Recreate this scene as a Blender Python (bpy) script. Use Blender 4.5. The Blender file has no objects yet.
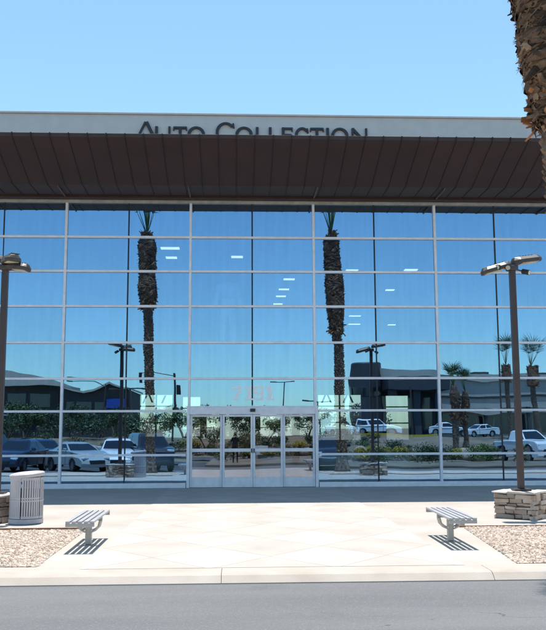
import bpy, math, random
from mathutils import Vector, Matrix, Euler
from math import sin, cos, pi, radians as R

random.seed(7)
ONES = ['', 'first', 'second', 'third', 'fourth', 'fifth', 'sixth', 'seventh', 'eighth', 'ninth', 'tenth', 'eleventh', 'twelfth', 'thirteenth', 'fourteenth', 'fifteenth', 'sixteenth', 'seventeenth', 'eighteenth', 'nineteenth']
ORD = ONES[1:] + [(a + 'ieth' if k == 0 else a + 'y ' + ONES[k]) for a in ('twent', 'thirt', 'fort', 'fift', 'sixt') for k in range(10)]
def ranks(pts):
    """left to right order as seen in the glass"""
    o = sorted(range(len(pts)), key=lambda i: pts[i][0] / (24.8 - pts[i][1]))
    return {i: k for k, i in enumerate(o)}
scene = bpy.context.scene
col = scene.collection

# ------------------------------------------------------------------ helpers
class MB:
    """collects simple shapes; build() links them as ONE mesh object"""
    def __init__(s):
        s.v = []; s.f = []; s.m = []
    def add(s, vs, fs, mi=0):
        o = len(s.v); s.v += [tuple(v) for v in vs]
        for f in fs:
            s.f.append([i + o for i in f]); s.m.append(mi)
    def box(s, x0, x1, y0, y1, z0, z1, mi=0):
        vs = [(x, y, z) for z in (z0, z1) for y in (y0, y1) for x in (x0, x1)]
        s.add(vs, [(0, 2, 3, 1), (4, 5, 7, 6), (0, 1, 5, 4), (2, 6, 7, 3), (0, 4, 6, 2), (1, 3, 7, 5)], mi)
    def obox(s, c, size, rot=None, mi=0, jit=0.0, rnd=random):
        hx, hy, hz = [k / 2 for k in size]
        M = rot if rot is not None else Matrix.Identity(3)
        vs = []
        for z in (-hz, hz):
            for y in (-hy, hy):
                for x in (-hx, hx):
                    p = Vector((x, y, z))
                    if jit: p += Vector((rnd.uniform(-jit, jit), rnd.uniform(-jit, jit), rnd.uniform(-jit, jit)))
                    vs.append(M @ p + Vector(c))
        s.add(vs, [(0, 2, 3, 1), (4, 5, 7, 6), (0, 1, 5, 4), (2, 6, 7, 3), (0, 4, 6, 2), (1, 3, 7, 5)], mi)
    def tube(s, pts, rads, n=8, mi=0, caps=True, squash=None):
        pts = [Vector(p) for p in pts]
        if not isinstance(rads, (list, tuple)): rads = [rads] * len(pts)
        o = []
        ref = None
        for i, p in enumerate(pts):
            a = pts[max(0, i - 1)]; b = pts[min(len(pts) - 1, i + 1)]
            t = (b - a).normalized()
            if ref is None:
                ref = Vector((1, 0, 0)) if abs(t.x) < .8 else Vector((0, 1, 0))
            u = (ref - t * ref.dot(t)).normalized(); w = t.cross(u); ref = u
            for k in range(n):
                an = 2 * pi * k / n
                o.append(p + (u * cos(an) + w * sin(an)) * rads[i])
        fs = []
        for i in range(len(pts) - 1):
            for k in range(n):
                k2 = (k + 1) % n
                fs.append((i * n + k, i * n + k2, (i + 1) * n + k2, (i + 1) * n + k))
        if caps:
            fs.append(tuple(reversed(range(n)))); L = (len(pts) - 1) * n
            fs.append(tuple(range(L, L + n)))
        s.add(o, fs, mi)
    def prism(s, poly, fn, t0, t1, mi=0, mi_side=None):
        """poly: 2D outline (CCW); fn(a,b,t)->3D"""
        n = len(poly)
        vs = [fn(a, b, t0) for a, b in poly] + [fn(a, b, t1) for a, b in poly]
        s.add(vs, [tuple(reversed(range(n))), tuple(range(n, 2 * n))], mi)
        s.add(vs, [(i, (i + 1) % n, n + (i + 1) % n, n + i) for i in range(n)], mi if mi_side is None else mi_side)
    def lathe(s, prof, n=24, c=(0, 0), mi=0):
        vs = []
        for r, z in prof:
            for k in range(n):
                a = 2 * pi * k / n
                vs.append((c[0] + r * cos(a), c[1] + r * sin(a), z))
        fs = []
        for i in range(len(prof) - 1):
            for k in range(n):
                k2 = (k + 1) % n
                fs.append((i * n + k, i * n + k2, (i + 1) * n + k2, (i + 1) * n + k))
        if prof[0][0] > 1e-4: fs.append(tuple(reversed(range(n))))
        if prof[-1][0] > 1e-4: fs.append(tuple(range((len(prof) - 1) * n, len(prof) * n)))
        s.add(vs, fs, mi)
    def mesh(s, name, mats, smooth=False):
        me = bpy.data.meshes.new(name)
        me.from_pydata(s.v, [], s.f)
        if not isinstance(mats, (list, tuple)): mats = [mats]
        for m in mats: me.materials.append(m)
        if len(mats) > 1: me.polygons.foreach_set('material_index', s.m)
        if smooth: me.polygons.foreach_set('use_smooth', [True] * len(me.polygons))
        me.update()
        return me
    def build(s, name, mats, parent=None, smooth=False, bevel=0, fix=False):
        o = bpy.data.objects.new(name, s.mesh(name, mats, smooth)); col.objects.link(o)
        if parent: o.parent = parent
        if fix:
            import bmesh
            bm = bmesh.new(); bm.from_mesh(o.data)
            bmesh.ops.recalc_face_normals(bm, faces=bm.faces); bm.to_mesh(o.data); bm.free()
        if bevel:
            b = o.modifiers.new('bevel', 'BEVEL'); b.width = bevel; b.segments = 2; b.limit_method = 'ANGLE'; b.angle_limit = R(40)
        return o

def tag(o, label=None, cat=None, group=None, kind=None):
    if label: o['label'] = label
    if cat: o['category'] = cat
    if group: o['group'] = group
    if kind: o['kind'] = kind
    return o
def empty(name, loc=(0, 0, 0), rz=0):
    o = bpy.data.objects.new(name, None); col.objects.link(o)
    o.empty_display_size = .2; o.location = loc; o.rotation_euler = (0, 0, rz)
    return o
def copy_tree(o, parent=None):
    c = o.copy(); col.objects.link(c)
    if parent: c.parent = parent
    for ch in list(o.children): copy_tree(ch, c)
    return c

# ------------------------------------------------------------------ materials
def nodes_of(name):
    m = bpy.data.materials.new(name); m.use_nodes = True
    nt = m.node_tree; nt.nodes.clear()
    out = nt.nodes.new('ShaderNodeOutputMaterial')
    return m, nt, out
def N(nt, t, **kw):
    n = nt.nodes.new(t)
    for k, v in kw.items(): setattr(n, k, v)
    return n
def mat(name, base, rough=.6, metal=0., var=.12, scale=6., base2=None, bump=0., bscale=40., island=0., spec=.5, emit=None, coat=0.):
    """principled with noise between two colours, optional bump and per-piece brightness change"""
    m, nt, out = nodes_of(name)
    b = N(nt, 'ShaderNodeBsdfPrincipled')
    b.inputs['Roughness'].default_value = rough; b.inputs['Metallic'].default_value = metal
    b.inputs['Specular IOR Level'].default_value = spec
    if coat: b.inputs['Coat Weight'].default_value = coat; b.inputs['Coat Roughness'].default_value = .05
    tc = N(nt, 'ShaderNodeTexCoord')
    no = N(nt, 'ShaderNodeTexNoise'); no.inputs['Scale'].default_value = scale; no.inputs['Detail'].default_value = 6
    nt.links.new(tc.outputs['Object'], no.inputs['Vector'])
    mx = N(nt, 'ShaderNodeMix', data_type='RGBA')
    c1 = base; c2 = base2 if base2 else tuple(max(0, min(1, k * (1 - var * 2))) for k in base)
    if not base2: c1 = tuple(min(1, k * (1 + var)) for k in base)
    mx.inputs['A'].default_value = (*c1, 1); mx.inputs['B'].default_value = (*c2, 1)
    ramp = N(nt, 'ShaderNodeMapRange'); ramp.inputs['From Min'].default_value = .3; ramp.inputs['From Max'].default_value = .7
    nt.links.new(no.outputs['Fac'], ramp.inputs['Value']); nt.links.new(ramp.outputs['Result'], mx.inputs['Factor'])
    last = mx.outputs['Result']
    if island:
        g = N(nt, 'ShaderNodeNewGeometry'); mr = N(nt, 'ShaderNodeMapRange')
        mr.inputs['To Min'].default_value = 1 - island; mr.inputs['To Max'].default_value = 1 + island
        nt.links.new(g.outputs['Random Per Island'], mr.inputs['Value'])
        hs = N(nt, 'ShaderNodeHueSaturation')
        nt.links.new(mr.outputs['Result'], hs.inputs['Value']); nt.links.new(last, hs.inputs['Color'])
        last = hs.outputs['Color']
    nt.links.new(last, b.inputs['Base Color'])
    if emit:
        b.inputs['Emission Color'].default_value = (*emit[0], 1); b.inputs['Emission Strength'].default_value = emit[1]
    if bump:
        n2 = N(nt, 'ShaderNodeTexNoise'); n2.inputs['Scale'].default_value = bscale; n2.inputs['Detail'].default_value = 5
        nt.links.new(tc.outputs['Object'], n2.inputs['Vector'])
        bp = N(nt, 'ShaderNodeBump'); bp.inputs['Strength'].default_value = bump; bp.inputs['Distance'].default_value = .02
        nt.links.new(n2.outputs['Fac'], bp.inputs['Height']); nt.links.new(bp.outputs['Normal'], b.inputs['Normal'])
    nt.links.new(b.outputs['BSDF'], out.inputs['Surface'])
    return m

def glass_mat(name, refl, trans, fac, wave=.0006, wscale=.5):
    """tinted reflective glazing: mirror coat outside, see-through tint; back faces pass light"""
    m, nt, out = nodes_of(name)
    gl = N(nt, 'ShaderNodeBsdfGlossy'); gl.inputs['Roughness'].default_value = 0; gl.inputs['Color'].default_value = (*refl, 1)
    tr = N(nt, 'ShaderNodeBsdfTransparent'); tr.inputs['Color'].default_value = (*trans, 1)
    clear = N(nt, 'ShaderNodeBsdfTransparent')
    geo = N(nt, 'ShaderNodeNewGeometry')
    fr = N(nt, 'ShaderNodeFresnel'); fr.inputs['IOR'].default_value = 1.5
    ad = N(nt, 'ShaderNodeMath', operation='ADD', use_clamp=True); ad.inputs[1].default_value = fac
    tcs = N(nt, 'ShaderNodeTexCoord'); mps = N(nt, 'ShaderNodeMapping'); mps.inputs['Scale'].default_value = (5, 1, .35)
    ns = N(nt, 'ShaderNodeTexNoise'); ns.inputs['Scale'].default_value = 1.4; ns.inputs['Detail'].default_value = 6
    nt.links.new(tcs.outputs['Object'], mps.inputs['Vector']); nt.links.new(mps.outputs['Vector'], ns.inputs['Vector'])
    ms = N(nt, 'ShaderNodeMath', operation='MULTIPLY_ADD'); ms.inputs[1].default_value = .16; ms.inputs[2].default_value = -.08
    nt.links.new(ns.outputs['Fac'], ms.inputs[0])
    a2 = N(nt, 'ShaderNodeMath', operation='ADD'); nt.links.new(fr.outputs['Fac'], a2.inputs[0]); nt.links.new(ms.outputs[0], a2.inputs[1])
    oi = N(nt, 'ShaderNodeObjectInfo'); mo = N(nt, 'ShaderNodeMath', operation='MULTIPLY_ADD'); mo.inputs[1].default_value = .07; nt.links.new(oi.outputs['Random'], mo.inputs[0]); nt.links.new(a2.outputs[0], mo.inputs[2])
    nt.links.new(mo.outputs[0], ad.inputs[0])
    mx = N(nt, 'ShaderNodeMixShader'); mx2 = N(nt, 'ShaderNodeMixShader')
    nt.links.new(ad.outputs[0], mx.inputs['Fac']); nt.links.new(tr.outputs[0], mx.inputs[1]); nt.links.new(gl.outputs[0], mx.inputs[2])
    nt.links.new(geo.outputs['Backfacing'], mx2.inputs['Fac']); nt.links.new(mx.outputs[0], mx2.inputs[1]); nt.links.new(clear.outputs[0], mx2.inputs[2])
    if wave:
        tc = N(nt, 'ShaderNodeTexCoord')
        mp = N(nt, 'ShaderNodeMapping'); mp.inputs['Scale'].default_value = (1.0, 1, .8)
        nt.links.new(tc.outputs['Object'], mp.inputs['Vector'])
        no = N(nt, 'ShaderNodeTexNoise'); no.inputs['Scale'].default_value = wscale; no.inputs['Detail'].default_value = 1.5
        nt.links.new(mp.outputs['Vector'], no.inputs['Vector'])
        bp = N(nt, 'ShaderNodeBump'); bp.inputs['Strength'].default_value = 1; bp.inputs['Distance'].default_value = wave * 10
        nt.links.new(no.outputs['Fac'], bp.inputs['Height']); nt.links.new(bp.outputs['Normal'], gl.inputs['Normal'])
    nt.links.new(mx2.outputs[0], out.inputs['Surface'])
    return m

M = {}
M['alu'] = mat('mullion_paint', (.80, .78, .84), .4, .0, .05)
M['alu_dark'] = mat('black_joint', (.012, .013, .02), .5)
M['brown'] = mat('brown_metal', (.050, .0265, .0212), .55, 0, .08, 1.2)
M['brown_seam'] = mat('brown_metal_seam', (.024, .0155, .0135), .6, 0, .08)
M['soffit'] = mat('soffit_metal', (.052, .040, .040), .6, 0, .1)
M['bracket'] = mat('bracket_paint', (.10, .085, .08), .5)
M['trim'] = mat('head_trim', (.42, .40, .38), .5)
M['parapet'] = mat('white_stucco', (.72, .67, .65), .85, 0, .03, 3., bump=.15, bscale=60)
M['letters'] = mat('sign_letters', (.035, .035, .045), .45)
M['glass'] = glass_mat('reflective_glass', (.36, .60, .90), (.60, .80, .96), .52)
M['glass_door'] = glass_mat('door_glass', (.56, .64, .80), (.60, .78, .94), .40)
M['decal'] = mat('white_decal', (.96, .93, .96), .9, var=.01)
M['black'] = mat('black_plastic', (.015, .015, .016), .4)
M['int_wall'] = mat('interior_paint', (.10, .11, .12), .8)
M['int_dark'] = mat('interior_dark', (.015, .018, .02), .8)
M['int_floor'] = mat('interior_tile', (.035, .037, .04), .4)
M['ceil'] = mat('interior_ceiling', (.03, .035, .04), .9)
M['light'] = mat('ceiling_lamp_glow', (.9, .9, .85), .5, emit=((1, .97, .88), 1.4))
M['roof'] = mat('roof_membrane', (.55, .55, .55), .9)
M['bench'] = mat('bench_metal', (.50, .48, .47), .38, .25, .05)
M['bench_post'] = mat('bench_post_metal', (.44, .42, .40), .4, .3, .06)
M['bin'] = mat('bin_paint', (.48, .45, .47), .5, 0, .05)
M['bin_in'] = mat('bin_liner', (.03, .03, .035), .6)
M['pole'] = mat('bronze_pole', (.065, .042, .040), .4, 0, .08)
M['lamp_head'] = mat('lamp_housing', (.085, .068, .06), .45, .2, .1)
M['lens'] = mat('lamp_lens', (.62, .58, .48), .3)
M['stone'] = mat('ledge_stone', (.56, .45, .37), .9, 0, .2, 3., base2=(.36, .25, .19), bump=.8, bscale=22, island=.38)
M['mortar'] = mat('mortar', (.16, .13, .11), .95)
M['cap'] = mat('flagstone', (.60, .55, .50), .85, 0, .12, 5, bump=.3, bscale=20, island=.15)
M['gravel'] = mat('gravel_bed', (.60, .48, .38), .95, 0, .2, 30, bump=.8, bscale=60)
M['pebble'] = mat('pebbles', (.68, .56, .465), .9, 0, .2, 8, base2=(.55, .44, .355), island=.42)
M['rust'] = mat('steel_edging', (.28, .14, .07), .85, 0, .2, 12)
M['boot'] = mat('palm_boot', (.30, .17, .10), .9, 0, .2, 9., base2=(.10, .058, .040), bump=.5, bscale=35, island=.5)
M['boot_cut'] = mat('palm_boot_orange', (.50, .19, .06), .85, 0, .2, 8., base2=(.26, .11, .05), island=.4)
M['thatch'] = mat('palm_thatch', (.25, .128, .070), .95, 0, .2, 3.5, base2=(.055, .031, .022), island=.8)
M['thatch_tip'] = mat('palm_thatch_pale', (.36, .22, .12), .95, 0, .2, 9., base2=(.20, .11, .06), island=.5)
M['bark'] = mat('palm_bark', (.20, .145, .105), .95, 0, .2, 7, base2=(.10, .07, .052), bump=.8, bscale=25)
M['frond'] = mat('palm_frond', (.075, .115, .03), .55, 0, .25, 3, island=.35)
M['leaf'] = mat('leaf_green', (.075, .105, .032), .6, 0, .25, 2, island=.45)
M['leaf_dark'] = mat('leaf_dark_green', (.042, .068, .026), .6, 0, .25, 2, island=.4)
M['leaf_lime'] = mat('leaf_bright_green', (.085, .155, .025), .6, 0, .2, 2, island=.3)
M['leaf_dry'] = mat('leaf_olive', (.16, .145, .06), .7, 0, .25, 2, island=.4)
M['flower'] = mat('yellow_flowers', (.55, .42, .03), .7, 0, .2, 3, island=.3)
M['wood'] = mat('tree_wood', (.13, .10, .065), .9, 0, .2, 6, bump=.5)
M['rock'] = mat('boulder_rock', (.34, .25, .18), .95, 0, .25, 3, bump=.8, bscale=8, island=.2)
M['rubber'] = mat('tyre_rubber', (.02, .02, .02), .8)
M['rim'] = mat('wheel_rim', (.45, .46, .48), .3, .8, .05)
M['carglass'] = mat('car_glass', (.012, .016, .02), .04, 0, .02, spec=.9)
M['headlight'] = mat('headlight_lens', (.75, .78, .8), .1)
M['taillight'] = mat('taillight_lens', (.35, .015, .012), .2)
M['bumper'] = mat('dark_trim', (.02, .02, .022), .5)
def paint(name, c): return mat(name, c, .28, 0, .02, 2, coat=.8)
M['silver'] = paint('silver_paint', (.36, .40, .40)); M['white'] = paint('white_paint', (.75, .76, .77))
M['navy'] = paint('navy_paint', (.006, .013, .04)); M['blackp'] = paint('black_paint', (.010, .011, .014))
M['blue'] = paint('blue_paint', (.012, .035, .10))
M['grey_wall'] = mat('grey_cladding', (.055, .050, .046), .8, 0, .1, .6)
M['tan_wall'] = mat('tan_stucco', (.52, .47, .40), .9, 0, .06, .8)
M['beige_wall'] = mat('beige_stucco', (.50, .46, .40), .9, 0, .06, .5)
M['dark_clad'] = mat('charcoal_cladding', (.055, .055, .065), .6, 0, .1, .6)
M['dark_glazing'] = mat('dark_glazing', (.02, .03, .04), .06, 0, .05, spec=.8)
M['bluesign'] = mat('blue_sign_face', (.02, .07, .35), .4)
M['yellow'] = mat('yellow_kerb_paint', (.60, .40, .04), .7)
M['skin'] = mat('skin', (.42, .26, .19), .55, var=.05)
M['cloth_dark'] = mat('dark_cloth', (.018, .020, .028), .9)
M['cloth_blue'] = mat('navy_cloth', (.03, .035, .06), .9)
M['hair'] = mat('dark_hair', (.02, .014, .01), .7)
M['suit'] = mat('pale_suit_cloth', (.55, .60, .66), .8)
M['suit2'] = mat('blue_suit_band', (.16, .24, .36), .8)

def ground_mats():
    # sun-bleached concrete with saw joints and stains
    m, nt, out = nodes_of('pale_concrete')
    b = N(nt, 'ShaderNodeBsdfPrincipled'); b.inputs['Roughness'].default_value = .9
    tc = N(nt, 'ShaderNodeTexCoord')
    no = N(nt, 'ShaderNodeTexNoise'); no.inputs['Scale'].default_value = .8; no.inputs['Detail'].default_value = 8
    nt.links.new(tc.outputs['Object'], no.inputs['Vector'])
    cr = N(nt, 'ShaderNodeValToRGB'); cr.color_ramp.elements[0].color = (.365, .322, .28, 1); cr.color_ramp.elements[1].color = (.432, .392, .348, 1)
    cr.color_ramp.elements[0].position = .3; cr.color_ramp.elements[1].position = .65
    nt.links.new(no.outputs['Fac'], cr.inputs['Fac'])
    nf = N(nt, 'ShaderNodeTexNoise'); nf.inputs['Scale'].default_value = 90; nf.inputs['Detail'].default_value = 4
    nt.links.new(tc.outputs['Object'], nf.inputs['Vector'])
    bp = N(nt, 'ShaderNodeBump'); bp.inputs['Strength'].default_value = .15; bp.inputs['Distance'].default_value = .01
    nt.links.new(nf.outputs['Fac'], bp.inputs['Height']); nt.links.new(bp.outputs['Normal'], b.inputs['Normal'])
    sp = N(nt, 'ShaderNodeMix', data_type='RGBA', blend_type='OVERLAY'); sp.inputs['Factor'].default_value = .3
    nt.links.new(cr.outputs['Color'], sp.inputs['A']); nt.links.new(nf.outputs['Fac'], sp.inputs['B'])
    nt.links.new(sp.outputs['Result'], b.inputs['Base Color']); nt.links.new(b.outputs[0], out.inputs['Surface'])
    M['concrete'] = m
    # walkway: two tints of concrete laid in diamonds, with joints between them
    m, nt, out = nodes_of('diamond_paving')
    b = N(nt, 'ShaderNodeBsdfPrincipled'); b.inputs['Roughness'].default_value = .88
    tc = N(nt, 'ShaderNodeTexCoord'); sx = N(nt, 'ShaderNodeSeparateXYZ'); nt.links.new(tc.outputs['Object'], sx.inputs[0])
    def math_(op, a, bb=None):
        n = N(nt, 'ShaderNodeMath', operation=op)
        for i, k in enumerate((a, bb)):
            if k is None: continue
            if isinstance(k, (int, float)): n.inputs[i].default_value = k
            else: nt.links.new(k, n.inputs[i])
        return n.outputs[0]
    u = math_('MULTIPLY', math_('ADD', sx.outputs['X'], -.46), 1 / 1.55); v = math_('MULTIPLY', sx.outputs['Y'], 1 / 1.9)
    p = math_('ADD', u, v); q = math_('SUBTRACT', u, v)
    par = math_('MODULO', math_('ADD', math_('ADD', math_('FLOOR', p), math_('FLOOR', q)), 100), 2)
    par = math_('GREATER_THAN', par, .5)
    def joint(w):
        f = math_('FRACT', w); d = math_('ABSOLUTE', math_('SUBTRACT', f, .5)); return math_('GREATER_THAN', d, .492)
    jt = math_('MAXIMUM', joint(p), joint(q))
    no = N(nt, 'ShaderNodeTexNoise'); no.inputs['Scale'].default_value = 1.3; no.inputs['Detail'].default_value = 8
    nt.links.new(tc.outputs['Object'], no.inputs['Vector'])
    m1 = N(nt, 'ShaderNodeMix', data_type='RGBA'); m1.inputs['A'].default_value = (.428, .392, .352, 1); m1.inputs['B'].default_value = (.408, .364, .320, 1)
    nt.links.new(par, m1.inputs['Factor'])
    m2 = N(nt, 'ShaderNodeMix', data_type='RGBA', blend_type='OVERLAY'); m2.inputs['Factor'].default_value = .25
    nt.links.new(m1.outputs['Result'], m2.inputs['A']); nt.links.new(no.outputs['Fac'], m2.inputs['B'])
    m3 = N(nt, 'ShaderNodeMix', data_type='RGBA'); m3.inputs['B'].default_value = (.27, .215, .17, 1)
    nt.links.new(m2.outputs['Result'], m3.inputs['A']); nt.links.new(math_('MULTIPLY', jt, .7), m3.inputs['Factor'])
    nt.links.new(m3.outputs['Result'], b.inputs['Base Color']); nt.links.new(b.outputs[0], out.inputs['Surface'])
    M['diamond'] = m
    # worn asphalt with faint tyre lanes and small cracks
    m, nt, out = nodes_of('worn_asphalt')
    b = N(nt, 'ShaderNodeBsdfPrincipled'); b.inputs['Roughness'].default_value = .92
    tc = N(nt, 'ShaderNodeTexCoord')
    mp = N(nt, 'ShaderNodeMapping'); mp.inputs['Scale'].default_value = (.15, 1, 1); nt.links.new(tc.outputs['Object'], mp.inputs['Vector'])
    no = N(nt, 'ShaderNodeTexNoise'); no.inputs['Scale'].default_value = 1.6; no.inputs['Detail'].default_value = 7; nt.links.new(mp.outputs['Vector'], no.inputs['Vector'])
    cr = N(nt, 'ShaderNodeValToRGB'); cr.color_ramp.elements[0].color = (.118, .117, .118, 1); cr.color_ramp.elements[1].color = (.146, .144, .143, 1)
    cr.color_ramp.elements[0].position = .35; cr.color_ramp.elements[1].position = .65
    nt.links.new(no.outputs['Fac'], cr.inputs['Fac'])
    nf = N(nt, 'ShaderNodeTexNoise'); nf.inputs['Scale'].default_value = 110; nf.inputs['Detail'].default_value = 3; nt.links.new(tc.outputs['Object'], nf.inputs['Vector'])
    mf = N(nt, 'ShaderNodeMix', data_type='RGBA', blend_type='OVERLAY'); mf.inputs['Factor'].default_value = .42
    nt.links.new(cr.outputs['Color'], mf.inputs['A']); nt.links.new(nf.outputs['Fac'], mf.inputs['B'])
    vo = N(nt, 'ShaderNodeTexVoronoi', feature='DISTANCE_TO_EDGE'); vo.inputs['Scale'].default_value = .55
    mpp = N(nt, 'ShaderNodeMapping'); mpp.inputs['Scale'].default_value = (.6, 1.2, 1); nt.links.new(tc.outputs['Object'], mpp.inputs['Vector'])
    nw = N(nt, 'ShaderNodeTexNoise'); nw.inputs['Scale'].default_value = 2.5; nw.inputs['Detail'].default_value = 5; nt.links.new(mpp.outputs['Vector'], nw.inputs['Vector'])
    mw = N(nt, 'ShaderNodeMix', data_type='RGBA'); mw.inputs['Factor'].default_value = .35
    nt.links.new(mpp.outputs['Vector'], mw.inputs['A']); nt.links.new(nw.outputs['Color'], mw.inputs['B']); nt.links.new(mw.outputs['Result'], vo.inputs['Vector'])
    lt = N(nt, 'ShaderNodeMath', operation='LESS_THAN'); lt.inputs[1].default_value = .0022; nt.links.new(vo.outputs['Distance'], lt.inputs[0])
    gate = N(nt, 'ShaderNodeMath', operation='GREATER_THAN'); gate.inputs[1].default_value = .60; nt.links.new(no.outputs['Fac'], gate.inputs[0])
    mm = N(nt, 'ShaderNodeMath', operation='MULTIPLY'); nt.links.new(lt.outputs[0], mm.inputs[0]); nt.links.new(gate.outputs[0], mm.inputs[1])
    pn = N(nt, 'ShaderNodeTexNoise'); pn.inputs['Scale'].default_value = .9; pn.inputs['Detail'].default_value = 9; pn.inputs['Roughness'].default_value = .62
    nt.links.new(tc.outputs['Object'], pn.inputs['Vector'])
    pr_ = N(nt, 'ShaderNodeMapRange'); pr_.inputs['From Min'].default_value = .60; pr_.inputs['From Max'].default_value = .72; nt.links.new(pn.outputs['Fac'], pr_.inputs['Value'])
    pm_ = N(nt, 'ShaderNodeMix', data_type='RGBA'); pm_.inputs['B'].default_value = (.098, .096, .096, 1); nt.links.new(mf.outputs['Result'], pm_.inputs['A'])
    pf_ = N(nt, 'ShaderNodeMath', operation='MULTIPLY'); pf_.inputs[1].default_value = .55; nt.links.new(pr_.outputs['Result'], pf_.inputs[0]); nt.links.new(pf_.outputs[0], pm_.inputs['Factor'])
    va = N(nt, 'ShaderNodeTexVoronoi'); va.inputs['Scale'].default_value = 75; nt.links.new(tc.outputs['Object'], va.inputs['Vector'])
    vs_ = N(nt, 'ShaderNodeSeparateColor'); nt.links.new(va.outputs['Color'], vs_.inputs[0])
    vg = N(nt, 'ShaderNodeMapRange'); vg.inputs['From Min'].default_value = .72; vg.inputs['From Max'].default_value = 1; vg.inputs['To Max'].default_value = .35; nt.links.new(vs_.outputs[0], vg.inputs['Value'])
    pa_ = N(nt, 'ShaderNodeMix', data_type='RGBA'); pa_.inputs['B'].default_value = (.24, .235, .225, 1); nt.links.new(pm_.outputs['Result'], pa_.inputs['A']); nt.links.new(vg.outputs['Result'], pa_.inputs['Factor'])
    mf = pa_
    mk = N(nt, 'ShaderNodeMix', data_type='RGBA'); mk.inputs['B'].default_value = (.075, .074, .074, 1)
    nt.links.new(mf.outputs['Result'], mk.inputs['A']); nt.links.new(mm.outputs[0], mk.inputs['Factor'])
    bp = N(nt, 'ShaderNodeBump'); bp.inputs['Strength'].default_value = .35; bp.inputs['Distance'].default_value = .01
    nt.links.new(nf.outputs['Fac'], bp.inputs['Height']); nt.links.new(bp.outputs['Normal'], b.inputs['Normal'])
    nt.links.new(mk.outputs['Result'], b.inputs['Base Color']); nt.links.new(b.outputs[0], out.inputs['Surface'])
    M['asphalt'] = m
    M['shade_asphalt'] = mat('asphalt_painted_shade', (.050, .050, .052), .9, 0, .15, 1.2, bump=.3, bscale=60)  # tree shade over the lots and road put into the asphalt colour
    M['sand'] = mat('desert_sand', (.22, .165, .11), .95, 0, .15, .5, base2=(.105, .085, .06), bump=.5, bscale=6)
    M['kerb'] = mat('kerb_concrete', (.45, .395, .34), .9, 0, .08, 2.0, base2=(.37, .315, .265), bump=.2, bscale=80)
ground_mats()

# ------------------------------------------------------------------ world, sun, camera
SUN = Vector((.006, .185, 1)).normalized()
w = bpy.data.worlds.new('World'); scene.world = w; w.use_nodes = True
nt = w.node_tree; nt.nodes.clear()
sky = nt.nodes.new('ShaderNodeTexSky'); sky.sky_type = 'NISHITA'; sky.sun_disc = False
sky.sun_elevation = math.asin(SUN.z); sky.sun_rotation = math.atan2(SUN.x, SUN.y)
sky.air_density = 1.0; sky.dust_density = .55; sky.ozone_density = 1.0; sky.altitude = 400
bg = nt.nodes.new('ShaderNodeBackground'); bg.inputs['Strength'].default_value = .15
wo = nt.nodes.new('ShaderNodeOutputWorld')
tint = nt.nodes.new('ShaderNodeMix'); tint.data_type = 'RGBA'; tint.blend_type = 'MULTIPLY'; tint.inputs['Factor'].default_value = 1
tint.inputs['B'].default_value = (.95, 1.14, 1.06, 1)
nt.links.new(sky.outputs[0], tint.inputs['A']); nt.links.new(tint.outputs['Result'], bg.inputs['Color']); nt.links.new(bg.outputs[0], wo.inputs['Surface'])
sl = bpy.data.lights.new('sun', 'SUN'); sl.energy = 5.0; sl.angle = R(.53); sl.color = (1, .965, .91)
so = bpy.data.objects.new('sun', sl); col.objects.link(so); so.rotation_euler = SUN.to_track_quat('Z', 'Y').to_euler(); so.location = (-5, 5, 40)

cam = bpy.data.cameras.new('camera'); co = bpy.data.objects.new('camera', cam); col.objects.link(co)
cam.sensor_fit = 'HORIZONTAL'; cam.sensor_width = 36; cam.lens = 36 * 850 / 546
cam.clip_start = .05; cam.clip_end = 6000
Rv = Vector((0.9990321475471123, -0.043794828772210324, -0.004096479002459963))
Uv = Vector((-0.0017408281471831466, -0.13242518600339642, 0.9911914747561784))
Fv = Vector((0.04395153791128122, 0.9902250163901024, 0.13237325723292664))
mw_ = Matrix((Rv, Uv, -Fv)).transposed().to_4x4(); mw_.translation = Vector((0, -24.845, 1.679))
co.matrix_world = mw_
scene.camera = co
vs = scene.view_settings; vs.view_transform = 'Standard'; vs.look = 'None'; vs.gamma = 1; vs.use_curve_mapping = False; vs.exposure = .50
scene.render.engine = 'CYCLES'
scene.cycles.max_bounces = 10; scene.cycles.glossy_bounces = 6; scene.cycles.transparent_max_bounces = 16

# ------------------------------------------------------------------ ground
def sheet(name, x0, x1, y0, y1, z, m, kind='structure'):
    b = MB(); b.add([(x0, y0, z), (x1, y0, z), (x1, y1, z), (x0, y1, z)], [(0, 1, 2, 3)])
    return tag(b.build(name, m), kind=kind)
sheet('ground', -3000, 3000, -3000, 3000, -.20, M['sand'])
b = MB(); b.box(-60, 60, -14.2, 32, -.18, 0); tag(b.build('pavement', M['concrete']), kind='structure')
sheet('added_rear_slab', -40, 40, 32.01, 45, -.004, M['concrete'])  # pale slab added to whiten the view through the rear windows
sheet('path', -1.87, 2.83, -14.18, -.16, .004, M['diamond'])
# kerb poured in lengths with open joints
b = MB(); xs = [-60, -14, -9.6, -5.0, -.16, 3.02, 7.6, 12.2, 60]
for i in range(len(xs) - 1):
    prof = [(-14.198, -.19), (-14.198, .004), (-14.60, .004), (-14.66, -.008), (-14.76, -.078), (-14.78, -.19)]
    b.prism(prof, lambda y, z, t: (t, y, z), xs[i] + .003, xs[i + 1] - .003)
tag(b.build('kerb', M['kerb'], fix=True), kind='structure')
sheet('drive', -200, 200, -20.85, -14.72, -.09, M['asphalt'])
sheet('parking_lot', -60, -1.6, -31, -20.86, -.09, M['shade_asphalt'])
sheet('road', -300, 300, -47, -37, -.10, M['shade_asphalt'])
b = MB(); b.box(-1.6, 60, -36.5, -20.86, -.19, .03); tag(b.build('median_bed', M['sand']), kind='structure')
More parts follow.
